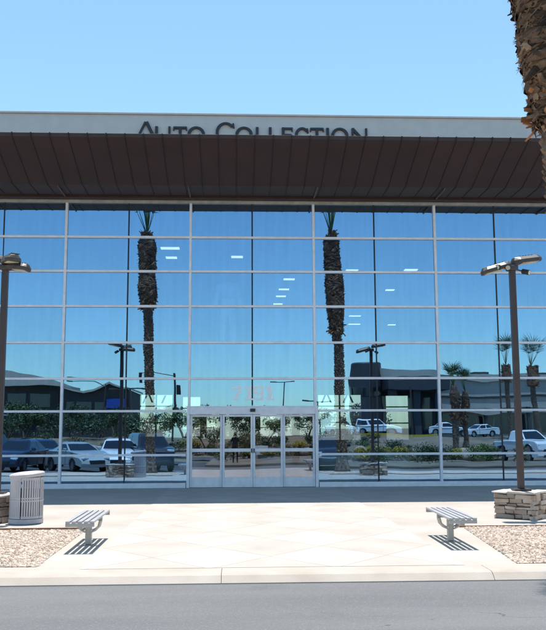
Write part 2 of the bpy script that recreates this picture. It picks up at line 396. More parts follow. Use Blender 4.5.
# far terrace: the ground climbs to the lots across the road
b = MB(); nx, ny = 60, 10
random.seed(3)
for j in range(ny + 1):
    for i in range(nx + 1):
        x = -150 + 300 * i / nx; t = j / ny; y = -47 - 12 * t
        z = -.15 + 1.5 * (3 * t * t - 2 * t ** 3) + (random.uniform(-.12, .12) if 0 < j < ny else 0)
        b.v.append((x, y, z))
b.v += [(-150, -400, 1.35), (150, -400, 1.35)]
for j in range(ny):
    for i in range(nx):
        a = j * (nx + 1) + i; b.f.append([a, a + nx + 1, a + nx + 2, a + 1]); b.m.append(0)
b.f.append([ny * (nx + 1) + i for i in range(nx + 1)] + [len(b.v) - 1, len(b.v) - 2]); b.m.append(0)
tag(b.build('embankment', M['sand'], fix=True), kind='structure')
sheet('far_lot', 3, 60, -75, -59.5, 1.37, M['shade_asphalt'])

# gravel beds with loose stones on top
bedL = [(-14, -13.95), (-2.44, -13.95), (-2.50, -10.15), (-14, -10.0)]
bedR = [(3.50, -14.10), (16, -14.10), (16, -10.45), (3.86, -10.25)]
for poly in (bedL, bedR):
    b = MB(); b.add([(x, y, .006) for x, y in poly], [(0, 1, 2, 3)]); tag(b.build('gravel_bed', M['gravel']), kind='structure')
random.seed(11)
b = MB()
def inside(poly, x, y):
    c = False; n = len(poly)
    for i in range(n):
        x1, y1 = poly[i]; x2, y2 = poly[(i + 1) % n]
        if (y1 > y) != (y2 > y) and x < (x2 - x1) * (y - y1) / (y2 - y1) + x1: c = not c
    return c
def pebble(b, x, y, r, z0=.006):
    a0 = random.uniform(0, pi); sx_ = r * random.uniform(.8, 1.4); sy_ = r * random.uniform(.7, 1.1); h = r * random.uniform(.6, 1.1)
    lo = []; hi = []
    for k in range(5):
        a = a0 + 2 * pi * k / 5 + random.uniform(-.25, .25)
        lo.append((x + sx_ * cos(a), y + sy_ * sin(a), z0 + h * random.uniform(.1, .35)))
        hi.append((x + .62 * sx_ * cos(a + .2), y + .62 * sy_ * sin(a + .2), z0 + h * random.uniform(.8, 1.1)))
    b.add(lo + hi, [(k, (k + 1) % 5, 5 + (k + 1) % 5, 5 + k) for k in range(5)] + [(5, 6, 7, 8, 9)])
for poly, lo, hi in ((bedL, -5.4, -2.4), (bedR, 3.4, 6.6)):
    k = 0
    while k < 9500:
        x = random.uniform(lo, hi); y = random.uniform(-14.1, -10.0)
        if inside(poly, x, y): pebble(b, x, y, random.uniform(.008, .024)); k += 1
o = tag(b.build('gravel', M['pebble']), 'tan and cream loose gravel filling the two planting beds beside the walkway', 'gravel', kind='stuff')
b = MB(); b.box(-14, -2.50, -9.995, -9.965, .002, .03); tag(b.build('edging_strip', M['rust']), kind='structure')
b = MB(); b.box(3.8, 16, -10.22, -10.19, .002, .028); tag(b.build('edging_strip', M['rust']), kind='structure')

# ------------------------------------------------------------------ the glass-fronted building
B = empty('glass_building', (0, 0, 0))
tag(B, 'long glass fronted showroom with brown metal canopy, white parapet and blue mirrored panes', 'building')
rows = [.145, .934, 2.19, 3.13, 4.18, 5.25, 6.29, 7.32, 8.35]
tilt = [.0096, .0045, .0018, 0, 0, 0, 0, 0]
prn = random.Random(77)
X0 = -5.0; MW = 1.83
XL, XR = -14.16, 14.96 + 1.83
DL, DR = -1.40, 2.40      # door opening
# panes
k0, k1 = -2, 6           # half-columns drawn one by one
def pane(x0, x1, z0, z1, t, name='window_pane', kind=None):
    b = MB(); hz = (z1 - z0) / 2; zc = (z0 + z1) / 2
    b.box(x0, x1, 0, .022, -hz, hz)
    o = b.build(name, M['glass'], B); o.location = (0, 0, zc); o.rotation_euler = (-t + prn.uniform(-.0007, .0007), 0, prn.uniform(-.0011, .0011))
    if kind: o['kind'] = kind
    return o
for k in range(-2, 9):
    x0 = X0 + MW * k; x1 = x0 + MW
    for r in range(8):
        if r in (0, 1) and x0 > DL - .5 and x1 < DR + .4: continue
        z0 = rows[r]; z1 = rows[r + 1]
        if r == 2 and x0 > DL - .5 and x1 < DR + .4: z0 = 2.302
        pane(x0 + .012, x1 - .012, z0 + .012, z1 - .012, tilt[r])
b = MB()
for k in list(range(-5, -2)) + list(range(9, 12)):
    x0 = X0 + MW * k
    for r in range(8): b.box(x0 + .012, x0 + MW - .012, 0, .022, rows[r] + .012, rows[r + 1] - .012)
tag(b.build('window_pane', M['glass'], B), kind='stuff')
# mullions: pale cap every second joint, flush black silicone between
k = -5
for k in range(-5, 13):
    x = X0 + MW * k
    if (k % 2) == 0:
        b = MB()
        zb = 0.145
        if abs(x - (X0 + 2 * MW)) < .1 or abs(x - (X0 + 4 * MW)) < .1: zb = 2.3
        b.box(x - .036, x + .036, -.075, .09, zb, 8.35)
        b.build('mullion', M['alu'], B, bevel=.006)
    else:
        b = MB(); zb = 0.145 if not (DL < x < DR) else 2.36
        b.box(x - .022, x + .022, -.006, .08, zb, 8.35); b.build('joint', M['alu_dark'], B)
for r in range(1, 8):
    z = rows[r]
    segs = [(XL, XR)]
    if r in (1, 2): segs = [(XL, DL - .02), (DR + .02, XR)]
    for s0, s1 in segs:
        b = MB(); b.box(s0, s1, -.070, .085, z - .032, z + .032); b.build('transom', M['alu'], B, bevel=.006)
b = MB(); b.box(XL, DL - .02, -.085, .10, 0.004, .145); b.box(DR + .02, XR, -.085, .10, 0.004, .145); b.build('sill', M['alu'], B, bevel=.006)
b = MB(); b.box(XL, XR, -.10, .10, 8.352, 8.43); b.build('head_trim', M['trim'], B, bevel=.006)
# canopy: sloped fascia, flat soffit, standing seams
CY0, CZ0 = -1.45, 8.50; CY1, CZ1 = -3.5, 9.17
b = MB()
prof = [(-.11, 8.50), (-.11, 9.62), (CY1 + .05, CZ1 + .12), (CY1, CZ1 + .10), (CY1, CZ1), (CY0, CZ0)]
b.prism(prof, lambda y, z, t: (t, y, z), XL, XR)
b.box(XL, XR, -.34, -.115, 8.432, 8.496)
dy, dz = CY0 - CY1, CZ0 - CZ1; ln = math.hypot(dy, dz)
x = XL + .2
while x < XR:
    b.prism([(CY1 - .05, CZ1 + .03), (CY1 - .05, CZ1 + .10), (CY1 + .02, CZ1 + .125), (CY0 + .02, CZ0 + .03), (CY0, CZ0 - .016), (CY1, CZ1 - .016)], lambda y, z, t: (t, y, z), x - .008, x + .008, 1)
    b.box(x - .012, x + .012, CY0 + .03, -.36, CZ0 - .014, CZ0 + .02, 1)
    x += .482
b.build('canopy', [M['brown'], M['brown_seam']], B, fix=True)
for k in range(-4, 13, 2):
    x = X0 + MW * k
    b = MB(); b.box(x - .02, x + .02, -1.40, -.345, 8.45, 8.494); b.build('canopy_bracket', M['bracket'], B)
# parapet
b = MB(); b.box(XL, XR, .30, .75, 9.3, 11.22); b.build('parapet', M['parapet'], B)
b = MB(); b.box(XL - .05, XR + .05, .25, .80, 11.222, 11.285); b.build('parapet_cap', M['parapet'], B, bevel=.01)
# sign lettering AUTO COLLECTION in small capitals
def stroke(b, p, q, wd, y):
    p = Vector((p[0], 0, p[1])); q = Vector((q[0], 0, q[1])); d = (q - p).normalized(); n = Vector((-d.z, 0, d.x)) * wd / 2
    vs = [p + n, p - n, q - n, q + n]; vs = [(v.x, y, v.z) for v in vs] + [(v.x, .299, v.z) for v in vs]
    b.add(vs, [(0, 1, 2, 3), (7, 6, 5, 4), (0, 4, 5, 1), (1, 5, 6, 2), (2, 6, 7, 3), (3, 7, 4, 0)])
def arc(b, cx, cz, rx, rz, a0, a1, t, y):
    n = 22
    o = []
    for i in range(n + 1):
        a = a0 + (a1 - a0) * i / n
        tt = t * (.62 + .38 * abs(cos(a)))
        for (k, yy) in ((1, y), (0, y), (1, .299), (0, .299)):
            o.append((cx + (rx - (0 if k else tt)) * cos(a), yy, cz + (rz - (0 if k else tt)) * sin(a)))
    fs = []
    for i in range(n):
        a, c = i * 4, (i + 1) * 4
        fs += [(a, a + 1, c + 1, c), (a + 2, c + 2, c + 3, a + 3), (a, c, c + 2, a + 2), (a + 1, a + 3, c + 3, c + 1)]
    fs += [(0, 2, 3, 1), (n * 4, n * 4 + 1, n * 4 + 3, n * 4 + 2)]
    b.add(o, fs)
def letter(ch, x0, x1, zb, zt):
    b = MB(); t = .085; h = zt - zb; xc = (x0 + x1) / 2; y = .235; y2 = .238; y3 = .241
    if ch == 'A':
        stroke(b, (x0 + .03, zb), (xc - .02, zt), t * .7, y); stroke(b, (x1 - .03, zb), (xc + .01, zt), t * 1.15, y2); stroke(b, (x0 + .12, zb + h * .3), (x1 - .12, zb + h * .3), t * .6, y3)
    elif ch == 'U':
        stroke(b, (x0 + t / 2, zt), (x0 + t / 2, zb + .18), t, y); stroke(b, (x1 - t / 2, zt), (x1 - t / 2, zb + .18), t * .8, y); arc(b, xc, zb + .185, (x1 - x0) / 2, .19, pi, 2 * pi, t, y2)
    elif ch == 'T':
        stroke(b, (x0, zt - t * .4), (x1, zt - t * .4), t * .8, y); stroke(b, (xc, zt - .02), (xc, zb), t, y2)
        stroke(b, (x0 + .02, zt), (x0 + .01, zt - .12), .035, y3); stroke(b, (x1 - .02, zt), (x1 - .01, zt - .12), .035, y3)
    elif ch == 'O': arc(b, xc, (zb + zt) / 2, (x1 - x0) / 2, h / 2 + .01, 0, 2 * pi, t * 1.1, y)
    elif ch == 'C':
        arc(b, xc + .03, (zb + zt) / 2, (x1 - x0) / 2, h / 2 + .01, R(42), R(318), t * 1.1, y)
        stroke(b, (x1 - .05, zt - .02), (x1 - .03, zt - .17), .05, y2)
    elif ch == 'L': stroke(b, (x0 + t / 2, zt), (x0 + t / 2, zb), t, y); stroke(b, (x0, zb + t * .4), (x1, zb + t * .4), t * .8, y2)
    elif ch == 'E':
        stroke(b, (x0 + t / 2, zt), (x0 + t / 2, zb), t, y)
        for zz in (zb + t * .4, zb + h * .52, zt - t * .4): stroke(b, (x0, zz), (x1 - (.04 if zz == zb + h * .52 else 0), zz), t * .75, y2)
        stroke(b, (x1 - .02, zt), (x1 - .02, zt - .13), .035, y3)
    elif ch == 'I': stroke(b, (xc, zt), (xc, zb), t, y)
    elif ch == 'N':
        stroke(b, (x0 + t * .4, zt), (x0 + t * .4, zb), t * .75, y); stroke(b, (x1 - t * .4, zt), (x1 - t * .4, zb), t * .75, y); stroke(b, (x0 + .03, zt - .01), (x1 - .03, zb), t, y2)
    o = b.build('sign_letter', M['letters'], B, fix=True); return o
def sx(px): return -3.017 + (px - 137) * .03073
zb = 10.36
letter('A', sx(135), sx(157), zb, 10.985)
for ch, a, c_ in (('U', 155, 170.5), ('T', 173, 186.5), ('O', 187, 204.5)): letter(ch, sx(a), sx(c_), zb, 10.845)
letter('C', sx(214), sx(234), zb, 10.99)
for ch, a, c_ in (('O', 234.5, 252), ('L', 255, 265), ('L', 268, 278), ('E', 281, 292), ('C', 293, 308), ('T', 309.5, 323), ('I', 325, 329), ('O', 330.5, 348), ('N', 351, 367)):
    letter(ch, sx(a), sx(c_), zb, 10.855)

# automatic doors
fr = MB()
fr.box(DL, DL + .085, -.09, .12, 0.004, 2.30); fr.box(DR - .085, DR, -.09, .12, 0.004, 2.30)
fr.box(DL + .087, DR - .087, -.10, .12, 2.09, 2.30)
fr.build('door_frame', M['alu'], B, bevel=.008)
# row above the doors sits on the header
b = MB(); b.box(DL, DR, -.07, .085, 2.302, 2.33); b.build('transom', M['alu'], B)
b = MB(); b.obox((.50, -.125, 2.205), (.15, .05, .09)); b.build('motion_sensor', M['black'], B, bevel=.01)
edges = [DL + .09, -.375, .505, 1.375, DR - .09]
for i in range(4):
    x0, x1 = edges[i] + .004, edges[i + 1] - .004
    yo = -.055 if i in (1, 2) else -.005
    b = MB(); s = .062; d = .045
    b.box(x0, x0 + s, yo, yo + d, .012, 2.084); b.box(x1 - s, x1, yo, yo + d, .012, 2.084)
    b.box(x0 + s + .001, x1 - s - .001, yo, yo + d, .012, .29); b.box(x0 + s + .001, x1 - s - .001, yo, yo + d, 2.02, 2.084)
    b.box(x0 + s + .001, x1 - s - .001, yo, yo + d, 1.015, 1.11)
    dr = b.build('door', M['alu'], B, bevel=.004)
    for z0, z1 in ((.292, 1.013), (1.112, 2.018)):
        g = MB(); hz = (z1 - z0) / 2
        g.box(x0 + s + .002, x1 - s - .002, 0, .014, -hz, hz)
        p = g.build('door_pane', M['glass_door'], dr); p.location = (0, yo + .014, (z0 + z1) / 2); p.rotation_euler = (-.0045, 0, 0)
    if i in (1, 2):
        hx = x1 - s / 2 if i == 1 else x0 + s / 2
        h = MB(); h.obox((hx, yo - .014, 1.05), (.03, .022, .12)); h.build('door_lock', M['black'], dr)
# street number on the glass
def slab_digit(ch, x0, zb, wd, h, b, y=-.0085):
    t = wd * .30
    def q(x, z, xx, zz, d=0): b.box(x0 + x, x0 + xx, y - d, y + .003 - d, zb + z, zb + zz)
    if ch == '7':
        q(0, h - t * .8, wd, h); q(0, h - t * 1.5, t * .45, h - t * .8)
        b.prism([(x0 + wd - t * 1.0, zb + h - t * .8), (x0 + wd * .12, zb), (x0 + wd * .12 + t * 1.25, zb), (x0 + wd, zb + h - t * .8)], lambda a, c, s: (a, s, c), y - .0005, y + .003)
    elif ch == '1':
        q(wd * .34, t * .55, wd * .34 + t * 1.25, h); q(wd * .05, 0, wd * .95, t * .55); q(wd * .08, h - t * .8, wd * .34, h - t * .2)
    elif ch == '9':
        q(0, h * .42, t, h); q(wd - t, 0 + t * .7, wd, h); q(t, h - t * .6, wd - t, h); q(t, h * .42, wd - t, h * .42 + t * .55)
        q(t * .3, 0, wd, t * .7); q(t * .05, t * .2, t * .3, h * .25)
b = MB()
for ch, px_ in (('7', 232.2), ('1', 244), ('9', 253.6), ('1', 264.5)):
    slab_digit(ch, -.131 + (px_ - 231) * .0292, 2.50, .285, .40, b)
b.build('street_number', M['decal'], B)

# interior
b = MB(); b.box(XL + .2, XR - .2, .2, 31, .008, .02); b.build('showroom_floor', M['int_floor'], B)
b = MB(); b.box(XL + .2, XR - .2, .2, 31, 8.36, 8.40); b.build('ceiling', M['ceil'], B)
wins = [(-6.1, -4.03, 1.2, 3.84), (-3.42, -2.25, 1.2, 3.7), (-1.9, -.4, 1.2, 2.85), (1.6, 4.6, 1.2, 2.85), (5.32, 8.12, .93, 3.81), (9.67, 11.2, .93, 3.75)]
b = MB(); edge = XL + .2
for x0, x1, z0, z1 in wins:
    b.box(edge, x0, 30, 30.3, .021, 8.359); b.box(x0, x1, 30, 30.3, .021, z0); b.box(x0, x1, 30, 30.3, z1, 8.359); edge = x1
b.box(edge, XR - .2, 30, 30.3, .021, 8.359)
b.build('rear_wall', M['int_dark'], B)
for x0, x1, z0, z1 in wins:
    b = MB(); n = max(1, round((x1 - x0) / 1.2))
    for i in range(1, n): xx = x0 + (x1 - x0) * i / n; b.box(xx - .05, xx + .05, 30.05, 30.2, z0 + .001, z1 - .001)
    if n == 1: b.box(x0 + .001, x0 + .06, 30.05, 30.2, z0 + .001, z1 - .001)
    zz = z1 - .72
    if z1 > 3: b.box(x0 + .001, x1 - .001, 30.06, 30.19, zz - .04, zz + .04); b.box(x0 + .001, x1 - .001, 30.06, 30.19, zz - 1.08, zz - 1.0)
    else: b.box(x0 + .001, x1 - .001, 30.06, 30.19, z0 + .5, z0 + .56)
    b.build('rear_window_frame', M['black'], B)
# dark cut-out graphics across the tops of the rear windows
b = MB()
for x0, z0, sgn in ((-5.95, 3.3, 1), (-5.35, 3.35, -1), (-4.75, 3.3, 1), (5.5, 3.3, 1), (6.1, 3.3, -1), (6.9, 3.3, 1), (7.5, 3.3, -1)):
    b = MB(); b.prism([(x0, z0), (x0 + .12, z0), (x0 + .12 + sgn * .22, z0 + .5), (x0 + sgn * .22, z0 + .5)], lambda a, c, t: (a, t, c), 29.93, 29.96)
    b.build('window_graphic', M['black'], B, fix=True)
for xa in (XL, XR - .2):
    b = MB(); b.box(xa, xa + .2, .2, 31, 0.003, 9.3); b.build('side_wall', M['tan_wall'], B)
b = MB(); b.box(XL + .21, XR - .21, .76, 31.2, 8.55, 9.9); b.build('roof_deck', M['roof'], B)
for x, y in ((-9.2, 9), (-9.2, 19), (11.6, 9), (11.6, 19), (-.7, 22), (3.3, 22)):
    b = MB(); b.box(x - .2, x + .2, y - .2, y + .2, .021, 8.359); b.build('interior_column', M['int_wall'], B)

# ceiling lights hanging inside
first = None
LL = [(-2.35, 5.2, 1.0), (-2.43, 6.9, .62), (.05, 6.7, .66), (2.32, 11.5, .72), (2.25, 14.2, .72), (2.22, 16.3, .72), (2.2, 18.9, .7), (4.77, 9.35, .75), (7.18, 9.2, .8), (7.24, 14.3, .6), (6.89, 23.6, 1.0), (7.4, 27.5, 1.1), (9.8, 27.8, .7)]
where = ['upper long one beside the left palm reflection', 'lower short one beside the left palm reflection', 'alone above the doors, left of the centre joint',
 'topmost of the column right of the centre joint', 'second from top right of the centre joint', 'third from top right of the centre joint', 'lowest of the column right of the centre joint',
 'just right of the right palm skirt', 'highest one far right of the right palm', 'lower one far right of the right palm', 'upper of the pair beside the right palm trunk', 'lower of the pair beside the right palm trunk', 'small deep one right of the right palm trunk']
for (x, y, wd), lab in zip(LL, where):
    if first is None:
        t = empty('ceiling_light'); first = t
        b = MB(); b.box(-.5, .5, -.22, .22, .0, .06); b.build('housing', M['int_wall'], t)
        b = MB(); b.box(-.46, .46, -.18, .18, -.03, -.002); b.build('diffuser', M['light'], t)
    else: t = copy_tree(first)
    t.location = (x, y, 8.12); t.scale = (wd * .72, .85, 1)
    tag(t, 'lit ceiling light behind glass, ' + lab, 'ceiling light', 'ceiling lights inside the showroom')

# ------------------------------------------------------------------ benches
def make_bench():
    t = empty('bench')
    L, W_ = 1.68, .39
    b = MB(); n = 5; g = .026; sw = (W_ - g * (n - 1)) / n
    for i in range(n):
        x0 = -W_ / 2 + i * (sw + g); b.box(x0, x0 + sw, -L / 2, L / 2, .403, .43)
    b.build('seat', M['bench'], t, bevel=.004)
    b = MB()
    for y in (-L / 2 + .02, 0, L / 2 - .02): b.box(-W_ / 2, W_ / 2, y - .02, y + .02, .352, .402)
    b.build('frame', M['bench_post'], t, bevel=.005)
    b = MB()
    for y in (-.05, .05):
        for s_ in (-1, 1):
            b.tube([(s_ * .04, y, .20), (s_ * .10, y, .225), (s_ * .15, y, .275), (s_ * .17, y, .352)], .020, 8)
    b.box(-.03, .03, -L / 2 + .05, L / 2 - .05, .320, .350)
    b.build('support_arm', M['bench_post'], t, smooth=False)
    b = MB(); b.box(-.045, .045, -.045, .045, .012, .326); b.build('post', M['bench_post'], t, bevel=.012)
    b = MB(); b.box(-.085, .085, -.085, .085, .0, .012); b.build('base_plate', M['bench_post'], t)
    return t
bench = make_bench(); bench.location = (-2.14, -12.0, .0); bench.rotation_euler.z = R(1)
tag(bench, 'slatted metal bench between the left gravel bed and the walkway, near the litter bin', 'bench', 'slatted metal benches')
b2 = copy_tree(bench); b2.location = (3.20, -12.0, .0); b2.rotation_euler.z = R(-1.5)
tag(b2, 'slatted metal bench beside the right gravel bed, nearest the stone lamp pedestal in view', 'bench', 'slatted metal benches')

# ------------------------------------------------------------------ litter bin
t = empty('litter_bin', (-3.78, -8.95, 0), R(-6)); tag(t, 'grey slatted round metal litter bin with two front doors standing behind the gravel', 'litter bin')
r = .292
def arc_slats(b, a0, a1, n, z0, z1, wd=.030, rr=r, th=.010):
    for i in range(n):
        a = a0 + (a1 - a0) * (i + .5) / n
        rot = Matrix.Rotation(a + pi / 2, 3, 'Z')
        b.obox((rr * cos(a), rr * sin(a), (z0 + z1) / 2), (wd, th, z1 - z0), rot)
def arc_band(b, a0, a1, z0, z1, rr=r, th=.014, n=10):
    for i in range(n):
        a = a0 + (a1 - a0) * i / n; c = a0 + (a1 - a0) * (i + 1) / n
        vs = [(q * cos(e), q * sin(e), z) for z in (z0, z1) for e in (a, c) for q in (rr - th / 2, rr + th / 2)]
        b.add(vs, [(0, 2, 3, 1), (4, 5, 7, 6), (1, 3, 7, 5), (0, 4, 6, 2), (0, 1, 5, 4), (2, 6, 7, 3)])
for a0, a1 in ((R(-146), R(-91.5)), (R(-88.5), R(-22))):
    b = MB(); arc_band(b, a0, a1, .10, .145); arc_band(b, a0, a1, .775, .82); arc_band(b, a0, a1, .395, .425, th=.018); arc_band(b, a0, a1, .445, .47, th=.018)
    arc_slats(b, a0, a1, 8, .146, .774)
    b.build('door', M['bin'], t)
b = MB(); arc_band(b, R(-20), R(126), .10, .145, n=16); arc_band(b, R(-20), R(126), .775, .82, n=16); arc_slats(b, R(-20), R(126), 15, .146, .774); arc_band(b, R(-20), R(126), .395, .425, th=.018, n=16)
arc_band(b, R(128), R(212), .10, .145); arc_band(b, R(128), R(212), .58, .62); arc_slats(b, R(128), R(212), 9, .146, .58)
b.build('body', M['bin'], t)
b = MB(); b.lathe([(.24, .05), (.255, .08), (.255, .60), (.24, .60), (.238, .10), (0, .095)], 28); b.build('liner', M['bin_in'], t)
b = MB(); b.lathe([(.27, 0), (.305, .012), (.305, .088), (.28, .095), (0, .095)], 32); b.build('base', M['bin'], t)
b = MB(); b.lathe([(0, -.02), (.295, -.02), (.312, 0), (.312, .035), (.29, .055), (.2, .07), (0, .078)], 36); lid = b.build('lid', M['bin'], t, smooth=False); lid.location = (0, 0, .845); lid.rotation_euler = (R(2), R(-4.5), 0)
b = MB()
for a in (R(-20), R(60), R(127)): b.obox((.275 * cos(a), .275 * sin(a), .83), (.02, .02, .05))
b.build('lid_bracket', M['bin'], t)

# ------------------------------------------------------------------ lamp posts on stone pedestals
def make_lamp(name, loc, seed, rz, head_rot):
    random.seed(seed); rnd = random
    t = empty(name, loc)
    hd = .53; H_ = .46
    ped = MB(); c45 = R(45) + rz
    s = hd * math.sqrt(2) * .5 * 1.0
    rotm = Matrix.Rotation(c45, 3, 'Z')
    ped.obox((0, 0, H_ / 2), (2 * s - .06, 2 * s - .06, H_), rotm, 1)
    for side in range(4):
        rs = Matrix.Rotation(c45 + side * pi / 2, 3, 'Z')
        z = 0.0
        while z < H_ - .02:
            h = min(rnd.choice((.05, .065, .085, .12)), H_ - z)
            if H_ - z - h < .04: h = H_ - z
            x = -s - rnd.uniform(-.02, .02)
            while x < s - .03:
                l = rnd.uniform(.12, .36); l = min(l, s - x + rnd.uniform(-.015, .02))
                if s - x - l < .07: l = s - x + rnd.uniform(-.015, .015)
                pr = rnd.uniform(-.005, .045); dpt = .07
                cz = z + h / 2 + rnd.uniform(-.012, .012)
                cpos = rs @ Vector((x + l / 2, -s - pr + dpt / 2, cz))
                tw = rs @ Matrix.Rotation(rnd.uniform(-.07, .07), 3, 'Y') @ Matrix.Rotation(rnd.uniform(-.04, .04), 3, 'Z')
                ped.obox(cpos, (l - .010, dpt, (h - .008) * rnd.uniform(.85, 1.12)), tw, 0, .013, rnd)
                x += l
            z += h
    p = ped.build('pedestal', [M['stone'], M['mortar']], t, bevel=.008)
    cp = MB()
    k = s + .035
    for (x0, x1, y0, y1) in ((-k, -.08, -k, .10), (-k, .16, .115, k), (-.065, k, -k, -.13), (-.065, .17, -.115, .10), (.185, k, -.115, k)):
        cp.obox(rotm @ Vector(((x0 + x1) / 2, (y0 + y1) / 2, H_ + .018)), (x1 - x0, y1 - y0, .034), rotm, 0, .010, rnd)
    cp.build('capstone', M['cap'], p, bevel=.008)
    b = MB(); b.box(-.16, .16, -.13, .13, H_ + .036, H_ + .075); b.build('base_plate', M['pole'], t, bevel=.01)
    b = MB(); b.box(-.056, .056, -.056, .056, H_ + .075, 4.78); b.build('pole', M['pole'], t, bevel=.012)
    hb = MB(); hb.box(-.10, .10, -.10, .10, 4.72, 4.82); hb.build('bracket', M['lamp_head'], t, bevel=.02)
    for a, tl, L, zz in head_rot:
        # flat tapered luminaire, pale lens underneath
        out_ = [(.02, -.10), (.14, -.165), (L - .09, -.165), (L - .02, -.12), (L, 0), (L - .02, .12), (L - .09, .165), (.14, .165), (.02, .10)]
        m_ = MB(); n = len(out_)
        vs = [(x, y, 0) for x, y in out_] + [(x, y, .06) for x, y in out_] + [(x * .88 + .03, y * .62, .125) for x, y in out_]
        fs = [tuple(reversed(range(n)))]
        for lay in range(2): fs += [(lay * n + i, lay * n + (i + 1) % n, (lay + 1) * n + (i + 1) % n, (lay + 1) * n + i) for i in range(n)]
        fs.append(tuple(range(2 * n, 3 * n))); m_.add(vs, fs)
        lum = m_.build('luminaire', M['lamp_head'], t, bevel=.008)
        lum.location = (0, 0, zz); lum.rotation_euler = Euler((0, tl, a), 'XYZ')
        l_ = MB(); l_.box(.18, L - .08, -.115, .115, -.012, -.001); l_.build('lens', M['lens'], lum)
        rb = MB()
        for q in range(5): rb.box(.16 + q * .06, .172 + q * .06, -.09, .09, .125, .14)
        rb.build('cooling_fin', M['lamp_head'], lum)
    return t
def spot(t, loc, d, r_=.052, L=.15):
    b = MB(); d = Vector(d).normalized()
    c = Vector(loc)
    b.tube([c - d * L * .5, c - d * L * .42, c + d * L * .5, c + d * L * .56], [r_ * .7, r_ * .95, r_, r_ * 1.05], 14)
    s = b.build('spotlight', M['black'], t)
    b = MB(); b.tube([c + d * (L * .565), c + d * (L * .575)], [r_ * .85, r_ * .85], 14); b.build('lens', M['lens'], s)
    b = MB(); b.tube([c, (c.x * .25, c.y * .25, 4.74)], .015, 6); b.build('arm', M['lamp_head'], s)

lampR = make_lamp('lamp_post', (5.40, -8.70, 0), 5, R(4), [(R(4), R(-8), .60, 4.84), (R(178), R(16), .62, 4.80)])
spot(lampR, (-.27, -.10, 4.77), (-.8, -.6, -.15)); spot(lampR, (-.13, -.16, 4.75), (-.3, -.9, -.2)); spot(lampR, (.23, -.10, 4.68), (.7, -.7, -.3))
tag(lampR, 'brown lamp post with flat heads on stone pedestal, right of the doors', 'lamp post', 'lamp posts on stone pedestals')
lampL = make_lamp('lamp_post', (-4.42, -8.55, 0), 9, R(10), [(R(-8), R(6), .48, 4.74), (R(150), R(-10), .55, 4.86), (R(-50), R(-4), .40, 4.82)])
spot(lampL, (-.2, -.12, 4.7), (-.7, -.7, -.3))
tag(lampL, 'brown lamp post on stone pedestal behind the litter bin, cut by the left edge', 'lamp post', 'lamp posts on stone pedestals')

# ------------------------------------------------------------------ palms
def taper_strip(b, pts, wds, nrm, mi=0, fold=.0):
    """ribbon leaf with a middle fold: 3 verts per station"""
    o = []
    for i, p in enumerate(pts):
        p = Vector(p); a = Vector(pts[max(0, i - 1)]); c = Vector(pts[min(len(pts) - 1, i + 1)])
        d = (c - a).normalized(); s_ = d.cross(nrm).normalized() * wds[i] / 2
        o += [p - s_, p + nrm * fold * wds[i], p + s_]
    fs = []
    for i in range(len(pts) - 1):
        for k in range(2): fs.append((i * 3 + k, i * 3 + k + 1, i * 3 + k + 4, i * 3 + k + 3))
    b.add(o, fs, mi)
def wedge(b, c, out_, up, L, w0, w1, th, mi=0):
    """woody leaf base: from the trunk outwards and upwards, narrowing, with thickness"""
    c = Vector(c); out_ = Vector(out_).normalized(); up = Vector(up).normalized(); side = out_.cross(up).normalized(); nrm = side.cross(out_).normalized()
    e = c + out_ * L
    vs = [c - side * w0 / 2 - nrm * th / 2, c + side * w0 / 2 - nrm * th / 2, c + side * w0 / 2 * .8 + nrm * th / 2, c - side * w0 / 2 * .8 + nrm * th / 2,
          e - side * w1 / 2 - nrm * th * .3, e + side * w1 / 2 - nrm * th * .3, e + side * w1 / 2 * .8 + nrm * th * .3, e - side * w1 / 2 * .8 + nrm * th * .3]
    b.add(vs, [(0, 3, 2, 1), (4, 5, 6, 7), (0, 1, 5, 4), (1, 2, 6, 5), (2, 3, 7, 6), (3, 0, 4, 7)], mi)
